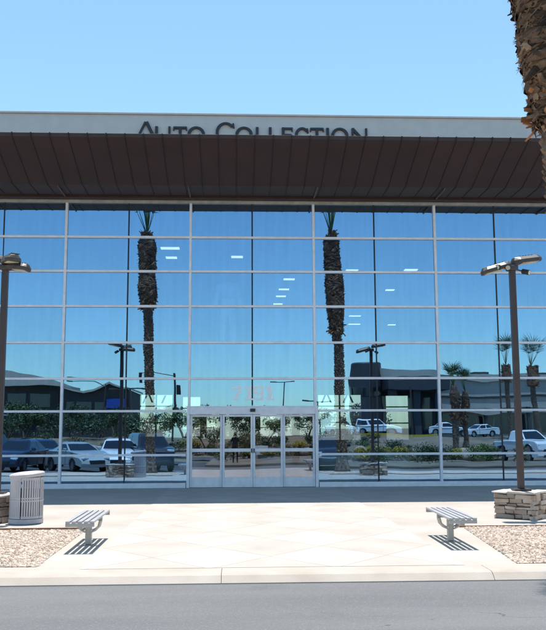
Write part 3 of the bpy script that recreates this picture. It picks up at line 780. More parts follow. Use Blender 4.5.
def palm(axis, zs, zk, ztop, rt, rk, seed, label, detail=1.0, lean_top=None, group=None, fr_len=1.5):
    """axis: list of (x,y,z) trunk centreline from ground up; zs..zk the thatch range"""
    rnd = random.Random(seed)
    base = Vector(axis[0]); t = empty('palm_tree', base)
    ax = [Vector(a) - base for a in axis]
    def at(z):
        for i in range(len(ax) - 1):
            if z <= ax[i + 1].z:
                k = (z - ax[i].z) / (ax[i + 1].z - ax[i].z); return ax[i].lerp(ax[i + 1], k)
        return ax[-1]
    zz = [0, .12, .35, .8] + [.8 + (ztop - .8) * i / 14 for i in range(1, 15)]
    b = MB(); b.tube([at(z) for z in zz], [rt * 1.75, rt * 1.6, rt * 1.3, rt * 1.08] + [rt * (1 + rnd.uniform(-.03, .03)) for _ in range(14)], 16)
    tr = b.build('trunk', M['bark'], t, smooth=True)
    # old leaf bases up the trunk
    b = MB(); nb = 11 if detail >= 1 else 7; step = .085 if detail >= 1 else .2; z = .25; row = 0
    while z < zs + .15:
        rr = rt * (1.55 if z < .3 else 1.15 if z < .8 else 1.0)
        for k in range(nb):
            if rnd.random() < .06: continue
            a = 2 * pi * (k + .5 * (row % 2)) / nb + rnd.uniform(-.2, .2); o_ = Vector((cos(a), sin(a), 0))
            p = at(z) + o_ * (rr - .02) + Vector((0, 0, rnd.uniform(-.02, .02)))
            wedge(b, p, o_ * .75 + Vector((0, 0, .85)), o_, rnd.uniform(.045, .11), rnd.uniform(.07, .15) * rt / .215, rnd.uniform(.03, .08), rnd.uniform(.03, .06), 1 if rnd.random() < .12 else 0)
        z += step * rnd.uniform(.9, 1.1); row += 1
    b.build('leaf_base', [M['boot'], M['thatch_tip']], t)
    # shaggy skirt of dead leaf bases and thatch
    b = MB(); z = zs; n_ring = int(120 * detail) if detail >= 1 else 12; dz_ = .06 if detail >= 1 else .22
    while z < zk:
        f = (z - zs) / (zk - zs)
        prof = rk * (.72 + .28 * min(1, f * 6)) * (1 - .25 * max(0, f - .85) / .15) * (1 + .07 * sin(z * 2.3 + seed) + .05 * sin(z * 6.1 + seed))
        for k in range(n_ring):
            a = rnd.uniform(0, 2 * pi); o_ = Vector((cos(a), sin(a), 0)); tg = Vector((-sin(a), cos(a), 0))
            pr = prof * rnd.uniform(.82, 1.04); p = at(z) + o_ * pr * .72
            kind = rnd.random(); sg = rnd.choice((-1, 1))
            p = at(z) + o_ * pr * rnd.uniform(.86, .97)
            def sweep(L, drop, out1, out2):   # path hugging the trunk, swept to one side
                pts = []
                for q in range(4):
                    f_ = q / 3; aa = a + sg * L * f_ / pr; oo = Vector((cos(aa), sin(aa), 0))
                    pts.append(at(z) + oo * (pr * .90 + out1 + (out2 - out1) * f_ * f_) + Vector((0, 0, drop * f_)))
                return pts
            if kind < .40:   # broad split leaf base
                w_ = rnd.uniform(.08, .17); L = rnd.uniform(.16, .36)
                taper_strip(b, sweep(L, rnd.uniform(-.20, .16), .0, rnd.uniform(.0, .075)), [w_ * .7, w_, w_ * .8, w_ * .25], o_, 1 if rnd.random() < .15 else 0, .22)
            elif kind < .45: # the odd stub standing out
                d = o_ * rnd.uniform(.5, 1) + tg * rnd.uniform(-.7, .7) + Vector((0, 0, rnd.uniform(-.3, .6)))
                wedge(b, at(z) + o_ * pr * .86, d, o_ + Vector((0, 0, .4)), rnd.uniform(.08, .19), rnd.uniform(.04, .09), .012, .02, 0)
            else:            # fibres
                w_ = rnd.uniform(.010, .032); L = rnd.uniform(.12, .38)
                taper_strip(b, sweep(L, rnd.uniform(-.26, .12), .012, rnd.uniform(.01, .09)), [w_, w_, w_ * .7, w_ * .15], o_, 1 if rnd.random() < .22 else 0, .2)
        z += dz_
    b.tube([at(zs + (zk - zs) * i / 10) for i in range(11)], [rk * .62] + [rk * .80] * 9 + [rk * .6], 14, 0)
    b.build('dead_frond_skirt', [M['thatch'], M['thatch_tip']], t)
    # bright cut stubs at skirt foot and under the crown
    for z0, z1, n_, rr in ((zs - .12, zs + .42, 54 if detail >= 1 else 10, rk * .72), (zk - .15, ztop + .12, 60 if detail >= 1 else 14, rk * .42)):
        b = MB()
        for i in range(n_):
            a = rnd.uniform(0, 2 * pi); o_ = Vector((cos(a), sin(a), 0)); tg = Vector((-sin(a), cos(a), 0)); z = rnd.uniform(z0, z1)
            wedge(b, at(z) + o_ * rr * rnd.uniform(.75, 1.0), o_ * rnd.uniform(.3, .7) + tg * rnd.uniform(-.6, .6) + Vector((0, 0, rnd.uniform(-.1, 1.0) if z0 > 8 or detail < 1 else rnd.uniform(-.8, .5))), o_, rnd.uniform(.12, .26), rnd.uniform(.07, .14), rnd.uniform(.03, .08), rnd.uniform(.018, .04), 0 if rnd.random() < .6 else 1)
        b.build('cut_frond_stub', [M['boot_cut'], M['boot']], t)
    # crown: stiff upright fans
    b = MB(); nf = 15 if detail >= 1 else 9
    top = at(ztop)
    for i in range(nf):
        a = 2 * pi * i / nf + rnd.uniform(-.2, .2); spread = rnd.uniform(.05, .42)
        o_ = Vector((cos(a), sin(a), 0)); d = (o_ * spread + Vector((0, 0, 1))).normalized(); L = fr_len * rnd.uniform(.7, 1.1)
        stem = [top, top + d * L * .55, top + d * L]; b.tube(stem, [.022, .016, .01], 5)
        sd = d.cross(o_.cross(d)).normalized() if abs(d.z) < .999 else Vector((1, 0, 0)); sd = Vector((-o_.y, o_.x, 0))
        tip = stem[-1]; nl = 17 if detail >= 1 else 11
        for q in range(nl):
            th_ = -1.15 + 2.3 * q / (nl - 1); LL_ = fr_len * .72 * (1 - .25 * abs(th_)) * rnd.uniform(.9, 1.1)
            dd = (d * cos(th_) + sd * sin(th_)).normalized()
            mid = tip + dd * LL_ * .55; end = tip + dd * LL_ + o_ * .12 * L + Vector((0, 0, -.10 * LL_))
            taper_strip(b, [tip, mid, end], [.02, .055, .006], d.cross(sd).normalized(), 0, .2)
    if detail >= 1:
        for i in range(9):      # older fans arching out at the top
            a = 2 * pi * i / 9 + .2; o_ = Vector((cos(a), sin(a), 0)); sd = Vector((-o_.y, o_.x, 0)); r_ = rnd.uniform(.75, 1.0)
            stem = [top, top + o_ * .12 + Vector((0, 0, 1.0)), top + o_ * .30 * r_ + Vector((0, 0, 1.6)), top + o_ * .62 * r_ + Vector((0, 0, 1.85))]
            b.tube(stem, [.022, .018, .014, .010], 5); tip = stem[-1]
            for q in range(15):
                th_ = -1.5 + 3.0 * q / 14; LL_ = .62 * (1 - .2 * abs(th_)) * rnd.uniform(.85, 1.1); dd = (o_ * cos(th_) + sd * sin(th_) + Vector((0, 0, .25))).normalized()
                taper_strip(b, [tip, tip + dd * LL_ * .55, tip + dd * LL_ + Vector((0, 0, -.16))], [.02, .055, .006], Vector((0, 0, 1)), 0, .2)
    b.build('crown', M['frond'], t)
    tag(t, label, 'palm tree', group); return t
palm([(4.74, -13.3, 0), (4.70, -13.3, 1.4), (4.655, -13.3, 4.8), (4.58, -13.3, 6.3), (4.47, -13.3, 8.4), (4.38, -13.3, 10.4), (4.36, -13.3, 10.7)], 6.05, 10.3, 10.45, .215, .43, 21,
     'tall shaggy palm with brown skirt rising in front of the building at the right edge', group='palms in front of the showroom')
palm([(-3.72, -13.3, 0), (-3.77, -13.3, 1.4), (-3.89, -13.3, 4.8), (-3.97, -13.3, 7.1), (-4.03, -13.3, 8.4), (-4.07, -13.3, 10.4), (-4.09, -13.3, 10.7)], 7.15, 10.3, 10.45, .215, .43, 22,
     'tall shaggy palm seen only as the left hand palm reflection in the glass', group='palms in front of the showroom')

# far palms across the road
palm([(19.45, -50, -.1), (19.5, -50, 2.5), (19.35, -50, 5.0), (19.3, -50, 5.8)], 2.9, 5.2, 5.6, .22, .42, 31, 'short palm across the road, left one of the close pair', .5, group='palms across the road', fr_len=1.3)
palm([(20.4, -50.6, -.1), (20.35, -50.6, 2.5), (20.3, -50.6, 5.4)], 2.6, 5.0, 5.2, .22, .45, 32, 'short shaggy palm across the road, right of the pair, in front of the beige wall', .5, group='palms across the road', fr_len=1.3)
palm([(26.1, -55, .8), (25.95, -55, 4), (25.8, -55, 7.6)], 5.4, 7.2, 7.5, .2, .55, 33, 'slim palm with upright crown before the beige wall, left of the right lamp pole', .5, group='palms across the road', fr_len=1.9)
palm([(28.9, -55, .8), (28.6, -55, 4), (28.45, -55, 7.4)], 4.9, 7.0, 7.3, .2, .6, 34, 'slim palm with upright crown before the beige wall, right of the right lamp pole', .5, group='palms across the road', fr_len=1.9)

# ------------------------------------------------------------------ vehicles
def wheel(parent, x, y, r, wd):
    b = MB(); n = 22
    prof = [(r * .66, -wd / 2), (r * .93, -wd / 2), (r, -wd * .36), (r, wd * .36), (r * .93, wd / 2), (r * .66, wd / 2)]
    for q, h in prof:
        for k in range(n):
            a = 2 * pi * k / n; b.v.append((q * cos(a), h, q * sin(a)))
    m_ = len(prof)
    for i in range(m_):
        for k in range(n):
            b.f.append([i * n + k, i * n + (k + 1) % n, ((i + 1) % m_) * n + (k + 1) % n, ((i + 1) % m_) * n + k]); b.m.append(0)
    w_ = empty('wheel'); w_.parent = parent; w_.location = (x, y, r)
    b.build('tyre', M['rubber'], w_, smooth=True, fix=True)
    s = 1 if y > 0 else -1
    b = MB(); b.tube([(0, -wd * .3, 0), (0, wd * .3, 0)], r * .64, 20, 0)
    for k in range(5):
        a = 2 * pi * k / 5; rt_ = Matrix.Rotation(-a, 3, 'Y')
        b.obox(rt_ @ Vector((r * .36, s * wd * .34, 0)), (r * .52, .03, r * .17), rt_)
    b.tube([(0, s * wd * .3, 0), (0, s * wd * .42, 0)], r * .13, 10)
    b.build('rim', M['rim'], w_)
def car(label, loc, rz, pm, kind='sedan', group=None):
    """+x is the nose"""
    if kind == 'sedan':
        L, W_, Hh, r = 4.6, 1.82, 1.44, .33; wx = (-1.38, 1.40); belt = .92
        low = [(-2.28, .42), (-2.30, .72), (-2.22, .96), (-1.72, 1.0), (-1.0, .97), (.85, .95), (1.5, .88), (2.05, .76), (2.26, .60), (2.30, .40), (2.2, .24)]
        g0, g1, r0, r1, nm = -1.70, .95, -.85, .18, 'sedan'
    elif kind == 'coupe':
        L, W_, Hh, r = 4.4, 1.84, 1.30, .34; wx = (-1.28, 1.32); belt = .86
        low = [(-2.15, .42), (-2.2, .66), (-2.12, .86), (-1.6, .95), (-1.0, .92), (.75, .86), (1.35, .84), (1.9, .72), (2.14, .55), (2.2, .38), (2.1, .22)]
        g0, g1, r0, r1, nm = -1.75, .85, -.60, .02, 'coupe'
    elif kind == 'suv':
        L, W_, Hh, r = 4.75, 1.90, 1.74, .38; wx = (-1.42, 1.42); belt = 1.08
        low = [(-2.34, .45), (-2.38, .80), (-2.34, 1.10), (-2.2, 1.12), (-1.0, 1.10), (.95, 1.08), (1.6, 1.04), (2.15, .94), (2.34, .75), (2.38, .45), (2.28, .30)]
        g0, g1, r0, r1, nm = -2.30, 1.05, -1.95, .22, 'suv'
    else:
        L, W_, Hh, r = 5.4, 1.96, 1.88, .41; wx = (-1.6, 1.75); belt = 1.16
        low = [(-2.68, .55), (-2.70, .85), (-2.68, 1.18), (-2.6, 1.2), (-.85, 1.19), (.9, 1.17), (1.6, 1.16), (2.45, 1.08), (2.64, .9), (2.70, .5), (2.6, .36)]
        g0, g1, r0, r1, nm = -.86, 1.25, -.72, .45, 'pickup'
    t = empty('parked_' + nm, loc, rz)
    # body side outline with wheel arches
    out_ = list(low); bot = .22 if kind in ('sedan', 'coupe') else .34
    for cx in (wx[1], wx[0]):
        for k in range(9):
            a = pi * k / 8; out_.append((cx + (r + .06) * cos(a), max(bot, r + (r + .06) * sin(a) - .0)))
    out_.append((-2.2 * L / 4.6, bot + .02))
    ys = [(-W_ / 2, .035, .86), (-W_ / 2 + .05, .0, .97), (-W_ / 2 + .2, 0, 1), (W_ / 2 - .2, 0, 1), (W_ / 2 - .05, 0, .97), (W_ / 2, .035, .86)]
    b = MB(); n = len(out_)
    for y, ins, fz in ys:
        for x, z in out_:
            nose = abs(x) / (L / 2); yy = y * (1 - .16 * max(0, nose - .72) / .28)
            zz = .55 + (z - .55) * fz if z > .55 else z
            b.v.append((x * (1 - ins * .4), yy, zz))
    for i in range(len(ys) - 1):
        for k in range(n): b.f.append([i * n + k, i * n + (k + 1) % n, (i + 1) * n + (k + 1) % n, (i + 1) * n + k]); b.m.append(0)
    b.f.append(list(range(n))); b.m.append(0); b.f.append(list(reversed(range((len(ys) - 1) * n, len(ys) * n)))); b.m.append(0)
    # cabin
    wb, wt = W_ / 2 - .07, W_ / 2 - .29; zb_ = belt - .02
    def cab(x, z): 
        k = (z - zb_) / (Hh - zb_); return wb + (wt - wb) * k
    P_ = lambda x, y, z: (x, y, z)
    base_ = [(g0, -wb, zb_), (g1, -wb, zb_), (g1, wb, zb_), (g0, wb, zb_)]
    zr = Hh - .05
    mid_ = [(r0 - .03, -wt - .03, zr - .02), (r1 + .06, -wt - .03, zr - .03), (r1 + .06, wt + .03, zr - .03), (r0 - .03, wt + .03, zr - .02)]
    top_ = [(r0 + .12, -wt + .08, Hh), (r1 - .12, -wt + .08, Hh - .01), (r1 - .12, wt - .08, Hh - .01), (r0 + .12, wt - .08, Hh)]
    b.add(base_ + mid_ + top_, [(0, 1, 5, 4), (1, 2, 6, 5), (2, 3, 7, 6), (3, 0, 4, 7), (4, 5, 9, 8), (5, 6, 10, 9), (6, 7, 11, 10), (7, 4, 8, 11), (8, 9, 10, 11)])
    if kind == 'pickup':
        b.box(-2.55, -.95, -.80, .80, 1.205, 1.215)
    ob = b.build('body', pm, t, fix=True, bevel=.06, smooth=True); ob.modifiers['bevel'].segments = 3; ob.modifiers['bevel'].harden_normals = True; ob.modifiers['bevel'].angle_limit = R(25)
    def glass(q, inset=(.10, .12), name='window'):
        q = [Vector(v) for v in q]; nrm = (q[1] - q[0]).cross(q[3] - q[0]).normalized(); c = sum(q, Vector()) / 4
        if nrm.dot(c - Vector((0, 0, .8))) < 0: nrm = -nrm
        def bl(u, v): return (q[0].lerp(q[1], u)).lerp(q[3].lerp(q[2], u), v)
        a, d = inset
        vs = [bl(a, d) + nrm * .008, bl(1 - a, d) + nrm * .008, bl(1 - a, 1 - d * .8) + nrm * .008, bl(a, 1 - d * .8) + nrm * .008]
        vs += [v - nrm * .02 for v in vs]
        g = MB(); g.add(vs, [(0, 1, 2, 3), (7, 6, 5, 4), (0, 4, 5, 1), (1, 5, 6, 2), (2, 6, 7, 3), (3, 7, 4, 0)]); g.build(name, M['carglass'], t, fix=True)
    A_, Cc = base_, mid_
    glass([A_[1], A_[2], Cc[2], Cc[1]], (.06, .08), 'windshield'); glass([A_[3], A_[0], Cc[0], Cc[3]], (.08, .14), 'rear_window')
    for s, (i, j) in ((-1, (0, 1)), (1, (3, 2))):
        a0, a1, c0, c1 = Vector(A_[i]), Vector(A_[j]), Vector(Cc[i]), Vector(Cc[j])
        m0, m1 = a0.lerp(a1, .47), c0.lerp(c1, .42)
        if kind != 'pickup' and kind != 'coupe': glass([a0, m0, m1, c0], (.08, .12))
        glass([m0 if kind != 'coupe' else a0.lerp(a1, .3), a1, c1, m1 if kind != 'coupe' else c0], (.05, .12))
    for x in wx:
        for s in (-1, 1): wheel(t, x, s * (W_ / 2 - .12), r, .22)
    for s in (-1, 1):
        fx = L / 2 - .16; hz = .66 if kind in ('sedan', 'coupe') else .84
        h = MB(); h.obox((fx, s * (W_ / 2 - .33), hz), (.18, .34, .12), Matrix.Rotation(-s * .35, 3, 'Z')); h.build('headlight', M['headlight'], t, bevel=.03)
        h = MB(); h.obox((-L / 2 + .06, s * (W_ / 2 - .28), hz + .14), (.12, .34, .13), Matrix.Rotation(s * .2, 3, 'Z')); h.build('taillight', M['taillight'], t, bevel=.02)
        h = MB(); h.obox((g1 - .30, s * (W_ / 2 + .07), belt + .07), (.10, .20, .13)); h.build('mirror', pm, t, bevel=.03)
    h = MB(); h.box(L / 2 - .10, L / 2 + .012, -.42, .42, .38, .56); h.build('grille', M['bumper'], t, bevel=.02)
    h = MB(); h.box(-L / 2 - .012, -L / 2 + .1, -.7, .7, .34, .46); h.build('rear_bumper', M['bumper'], t, bevel=.02)
    tag(t, label, nm if nm != 'suv' else 'suv', group); return t
G1 = 'cars parked along the drive, seen in the glass'
Z = -.09
car('navy blue suv parked nose in at the far left of the row along the drive', (-13.4, -20.0, Z), R(100), M['navy'], 'suv', G1)
car('dark navy sedan parked between the blue suv and the silver coupe', (-11.2, -20.3, Z), R(97), M['navy'], 'sedan', G1)
car('silver low coupe parked nose toward the drive in the middle of the row', (-8.1, -19.8, Z), R(52), M['silver'], 'coupe', G1)
car('white sedan parked just left of the black suv, behind the left lamp reflection', (-6.2, -21.4, Z), R(84), M['white'], 'sedan', G1)
car('black suv parked at the right end of the left row, behind the left palm trunk', (-4.45, -20.3, Z), R(72), M['blackp'], 'suv', G1)
car('black sedan parked facing the building behind the foot of the right palm', (5.0, -20.5, -.07), R(98), M['blackp'], 'sedan', G1)
car('dark blue sedan parked in the second row behind the silver coupe', (-12.0, -29.0, Z), R(60), M['blue'], 'sedan', G1)
G2 = 'white vehicles across the road'
car('white sedan parked on the raised lot left of the short palms', (22.4, -64, 1.37), R(20), M['white'], 'sedan', G2)
car('white sedan parked on the raised lot right of the short palms', (25.6, -64, 1.37), R(160), M['white'], 'sedan', G2)
car('white pickup truck coming along the road at the far right', (21.0, -36.2, -.10), R(75), M['white'], 'pickup', G2)
car('white suv parked on the raised lot in front of the dark covered entry', (15.2, -66, 1.37), R(15), M['white'], 'suv', G2)
car('white sedan on the raised lot before the rotunda', (11.6, -67, 1.37), R(8), M['white'], 'sedan', G2)

# ------------------------------------------------------------------ plants
def leaf_cloud(rnd, centres, per, size, spread, hang=0.0):
    b = MB()
    for c, rr in centres:
        for i in range(per):
            d = Vector((rnd.gauss(0, 1), rnd.gauss(0, 1), rnd.gauss(0, .8)))
            d = d.normalized() * rr * rnd.random() ** .45
            p = Vector(c) + d
            n_ = Vector((rnd.uniform(-1, 1), rnd.uniform(-1, 1), rnd.uniform(-.2, 1))).normalized()
            u = n_.orthogonal().normalized(); v = n_.cross(u); s_ = size * rnd.uniform(.6, 1.4)
            k = rnd.uniform(0, 6.28); uu = u * cos(k) + v * sin(k); vv = n_.cross(uu)
            b.add([p - uu * s_, p - vv * s_ * .4, p + uu * s_, p + vv * s_ * .4], [(0, 1, 2, 3)])
    return b
def tree_mesh(seed, h, spread, dense, size, leafm):
    rnd = random.Random(seed); tk = MB(); cs = []
    nst = rnd.choice((2, 3, 3))
    for i in range(nst):
        a = 2 * pi * i / nst + rnd.uniform(-.4, .4); p = Vector((rnd.uniform(-.1, .1), rnd.uniform(-.1, .1), -.15)); pts = [p]; d = Vector((cos(a) * .35, sin(a) * .35, 1))
        for j in range(4):
            p = p + d.normalized() * h * .17; d += Vector((cos(a) * .25 + rnd.uniform(-.2, .2), sin(a) * .25 + rnd.uniform(-.2, .2), 0)); pts.append(p.copy())
        tk.tube(pts, [h * .030, h * .024, h * .018, h * .013, h * .008], 7)
        for j in range(4):
            q = pts[rnd.choice((2, 3, 4))]; aa = rnd.uniform(0, 6.28)
            e = q + Vector((cos(aa) * spread * rnd.uniform(.4, .8), sin(aa) * spread * rnd.uniform(.4, .8), h * rnd.uniform(.05, .3)))
            m_ = q.lerp(e, .5) + Vector((0, 0, h * .04)); tk.tube([q, m_, e], [h * .011, h * .008, h * .004], 5)
            cs.append((e, spread * rnd.uniform(.22, .40)))
            cs.append((m_, spread * rnd.uniform(.18, .3)))
        cs.append((pts[-1], spread * rnd.uniform(.3, .42)))
    lc = leaf_cloud(rnd, cs, dense, size, 1)
    return tk.mesh('trunk', M['wood']), lc.mesh('crown', leafm)
protoT = [tree_mesh(1, 4.2, 2.0, 150, .12, M['leaf']), tree_mesh(2, 4.0, 2.2, 150, .12, M['leaf_dark']), tree_mesh(3, 3.6, 1.8, 130, .11, M['leaf_dry']), tree_mesh(4, 4.4, 2.0, 150, .12, M['leaf'])]
def tree(i, x, y, z, s, rz, label, group, name='desert_tree'):
    t = empty(name, (x, y, z), rz); t.scale = (s, s, s)
    for nm, me in zip(('trunk', 'crown'), protoT[i]):
        o = bpy.data.objects.new(nm, me); col.objects.link(o); o.parent = t
    tag(t, label, 'tree', group)
rnd = random.Random(5)
G3 = 'trees beyond the drive, seen in the glass'
k = 0
tr = [(-31, -62, 1), (-28, -60, 0), (-25.5, -61, 1), (-23, -63, 3), (-20.6, -60, 0), (-18.2, -62, 1), (-16, -60, 3), (-13.6, -62, 1), (-11.5, -60, 0), (-8.6, -63, 1), (-5.4, -66, 3), (-2.2, -70, 0), (1.2, -72, 1), (4.6, -70, 2), (8.2, -72, 1), (-34, -66, 3), (-2.6, -50, 2), (2.6, -52, 0), (-26.5, -57, 1), (-21.7, -57.5, 0)]
rk_ = ranks(tr)
for q, (x, y, i) in enumerate(tr):
    lab = ['leafy green', 'dense dark green', 'sparse olive', 'spreading green'][i] + ' tree, ' + ORD[rk_[q]] + ' from the left in the band across the road'
    tree(i, x, y, 1.2 if y < -56 else .3, rnd.uniform(.72, .92) if q < 10 else rnd.uniform(.75, 1.0), rnd.uniform(0, 6), lab, G3)
tree(0, -5.1, -29.5, -.1, .88, 1.0, 'light green palo verde tree behind the black suv and the left palm trunk', None, 'palo_verde')
tree(2, 1.0, -33.5, 0, .62, 2.0, 'olive sparse tree growing in the median bed behind the photographer', None, 'palo_verde')
for q, (x, y, i, s) in enumerate(((-8.5, 47, 1, .9), (-4.0, 46, 0, 1.0), (-1.2, 50, 1, .8), (2.2, 49, 3, .9), (6.0, 47, 1, .85), (10.5, 46, 0, 1.0))):
    tree(i, x, y, -.1, s, q, ORD[q] + ' green tree from the left, glimpsed through the rear windows of the showroom', 'trees behind the building')
def shrub_mesh(seed, w_, h, m_, size=.05, n_=12, per=60, flowers=0):
    rnd = random.Random(seed); cs = []
    for i in range(n_):
        a = rnd.uniform(0, 6.28); r_ = w_ * .5 * rnd.random() ** .6; cs.append((Vector((r_ * cos(a), r_ * sin(a), h * (.35 + .4 * rnd.random() * (1 - r_ / w_)))), h * rnd.uniform(.22, .38)))
    b = leaf_cloud(rnd, cs, per, size, 1)
    for i in range(flowers):
        c, rr = rnd.choice(cs); d = Vector((rnd.gauss(0, 1), rnd.gauss(0, 1), abs(rnd.gauss(0, 1)))).normalized() * rr * 1.05; p = c + d
        b.obox(p, (.07, .07, .05), None, 1)
    return b.mesh('shrub', [m_, M['flower']])
SM = {'green': shrub_mesh(1, 1.5, .9, M['leaf_lime'], .05, 16, 80), 'dark': shrub_mesh(2, .8, 1.1, M['leaf_dark'], .05, 12, 70), 'dry': shrub_mesh(3, 1.1, .7, M['leaf_dry'], .05, 10, 60),
      'yellow': shrub_mesh(4, 1.0, .7, M['leaf_dry'], .05, 10, 60, 120), 'sage': shrub_mesh(5, 1.2, .7, M['leaf'], .05, 10, 60)}
def shrub(kind, x, y, z, s, label, group=None, sz=None):
    o = bpy.data.objects.new('shrub', SM[kind]); col.objects.link(o); o.location = (x, y, z - .05); o.scale = (s, s, sz or s); o.rotation_euler.z = x * 3.1
    return tag(o, label, 'shrub', group)
shrub('green', 15.9, -30.3, .03, 1.25, 'rounded clipped bright green shrub on the median')
shrub('yellow', 14.2, -30.6, .03, 1.1, 'yellow flowering shrub left of the clipped green one on the median')
shrub('dark', 10.4, -22.0, .03, 1.15, 'dark upright bush at the front edge of the median, left one of a close pair')
shrub('dark', 11.5, -22.3, .03, 1.05, 'dark upright bush at the front edge of the median, right one of a close pair')
rnd = random.Random(9)
G4 = 'low shrubs on the median and embankment'
shr = [(-1.0, -31.5, 'sage'), (.6, -33, 'dry'), (2.2, -32, 'sage'), (3.4, -34.5, 'yellow'), (5.2, -33.2, 'dry'), (6.8, -34.5, 'sage'), (8.6, -33.6, 'dry'), (10.4, -35, 'sage'), (12.2, -35.2, 'dry'), (18.2, -35, 'sage'), (-.6, -27.6, 'dry'), (1.9, -28.6, 'yellow'), (3.0, -29.4, 'dry'), (6.7, -27.6, 'dry'), (9, -28.6, 'sage'), (18.3, -28.9, 'dry'),
       (-20, -52, 'dry'), (-17, -50.6, 'sage'), (-14, -53, 'dry'), (-11, -51, 'dry'), (-8, -53, 'sage'), (-5, -51, 'dry'), (-2, -54, 'sage'), (1, -51, 'dry'), (4, -53, 'sage'), (7, -51, 'dry'), (10, -53, 'sage'), (-24, -51, 'sage'), (-27, -53, 'dry'), (-30, -57, 'dark'), (-28, -56, 'dark'), (-25.5, -56.5, 'sage'), (-23, -56, 'dark'), (-20.5, -57, 'dark'), (-18, -56, 'sage'), (-15.5, -57, 'dark'), (-13, -56.5, 'dark'), (-10.5, -57, 'sage'), (-8, -57, 'dark')]
rnd = random.Random(41)
for q in range(22): shr.append((-6 + q * 1.0 + rnd.uniform(-.4, .4), -48.5 - rnd.uniform(0, 7), rnd.choice(('sage', 'dry', 'dry', 'dark', 'yellow'))))
for q in range(12): shr.append((-.9 + q * 1.25 + rnd.uniform(-.4, .4), -30.5 - rnd.uniform(0, 3.5), rnd.choice(('sage', 'dry', 'dry', 'yellow'))))
shA = [q for q in shr if q[1] > -40]; shB = [q for q in shr if q[1] <= -40]
shr = shA + shB; rA = ranks(shA); rB = ranks(shB)
for q, (x, y, kd) in enumerate(shr):
    z = .03 if y > -40 else -.1 + 1.5 * (3 * ((-47 - y) / 12) ** 2 - 2 * ((-47 - y) / 12) ** 3)
    lab = {'sage': 'low grey green desert shrub', 'dry': 'low dry olive shrub', 'dark': 'dark rounded desert shrub', 'yellow': 'low shrub dotted with yellow flowers'}[kd] + (', ' + ORD[rA[q]] + ' from the left on the median' if q < len(shA) else ', ' + ORD[rB[q - len(shA)]] + ' from the left on the sandy embankment')
    shrub(kd, x, y, z, rnd.uniform(.8, 1.25) * (2.6 if kd == 'dark' and x < -7.5 else 1.3 if y < -40 else 1), lab, G4)
rockm = []
for sd in range(3):
    rr_ = random.Random(sd); b = MB(); n = 9; pr = [(.0, .0), (.42, .02), (.52, .16), (.44, .34), (.22, .44), (0, .46)]
    for i, (q, z) in enumerate(pr):
        for kk in range(n): a = 2 * pi * kk / n; j = rr_.uniform(.8, 1.18); b.v.append((q * j * cos(a), q * j * .8 * sin(a), z * rr_.uniform(.88, 1.1)))
    for i in range(len(pr) - 1):
        for kk in range(n): b.f.append([i * n + kk, i * n + (kk + 1) % n, (i + 1) * n + (kk + 1) % n, (i + 1) * n + kk]); b.m.append(0)
    rockm.append(b.mesh('boulder', M['rock'], True))
rnd = random.Random(12)
bl = [(x, -35.9 + rnd.uniform(-.3, .3), .0) for x in (3.0, 4.2, 5.3, 6.6, 7.7, 9.0, 10.2, 11.3, 12.6, 13.7, 15.0, 16.2, 17.4, 18.7)]
bl += [(x, -49 - rnd.uniform(0, 4), .25) for x in (-19.5, -18.1, -16.8, -15.4, -14.2, -13, -11.6, -10.4, -9, -7.6)]
bl += [(-21 + 1.1 * i, -47.6 - 1.1 * (i % 3), .1) for i in range(12)]
for q, (x, y, z) in enumerate(bl):
    o = bpy.data.objects.new('boulder', rockm[q % 3]); col.objects.link(o); s_ = rnd.uniform(.8, 1.9); o.location = (x, y, z - .05); o.scale = (s_, s_, s_ * .9); o.rotation_euler.z = rnd.uniform(0, 6)
    tag(o, 'brown boulder, ' + ORD[q] + ' from the left along the back of the median' if y > -40 else 'brown boulder, ' + ORD[q - 14] + ' from the left on the sandy embankment', 'boulder', 'boulders across the drive')

# ------------------------------------------------------------------ buildings across the road (seen mirrored)
def bx(parent, name, m_, *boxes, bevel=0):
    b = MB()
    for q in boxes: b.box(*q)
    return b.build(name, m_, parent, bevel=bevel)
t = empty('office_building', (-34, -95, 1.35)); tag(t, 'grey office building with a low curved roof at the far left of the reflection', 'building')
bx(t, 'wall', M['grey_wall'], (-14, 9.2, -14, 0, 0, 6.6))
b = MB(); n = 16
top = [(-15 + 25.2 * i / n, 6.62 + 1.75 * sin(pi * (i + 1.5) / (n + 3)) ** .8) for i in range(n + 1)]
poly = [(-15, 6.61), (10.2, 6.61)] + list(reversed(top))
b.prism(poly, lambda x, z, q: (x, q, z), -15, 1.2); b.build('roof', M['tan_wall'], t, fix=True)
for fl in (1.0, 3.9):
    for i in range(7):
        x = -13 + i * 3.1; wv = bx(t, 'window', M['dark_glazing'], (x, x + 2.5, -.05, .04, fl, fl + 1.7))
bx(t, 'ledge', M['beige_wall'], (-14.1, 9.3, .0, .35, 3.25, 3.5)); bx(t, 'door', M['dark_glazing'], (-3, -1, .041, .09, 0, 2.4))
t = empty('retail_building', (-18.8, -90, 1.35)); tag(t, 'grey building with sloping parapet and blue sign, left of the left palm reflection', 'building')
b = MB(); b.prism([(-4.4, 0), (4.6, 0), (4.6, 5.6), (2.2, 6.7), (-1.0, 5.4), (-4.4, 6.1)], lambda x, z, q: (x, q, z), -10, 0); b.build('wall', M['grey_wall'], t, fix=True)
b = MB(); b.prism([(-4.6, 6.15), (-1.0, 5.45), (2.2, 6.75), (4.8, 5.65), (4.8, 5.9), (2.2, 7.0), (-1.0, 5.7), (-4.6, 6.4)], lambda x, z, q: (x, q, z), -10.1, .5); b.build('roof', M['tan_wall'], t, fix=True)
for x in (-3.8, -1.9, 0.0): bx(t, 'window', M['dark_glazing'], (x, x + 1.5, -.05, .05, 2.6, 4.4))
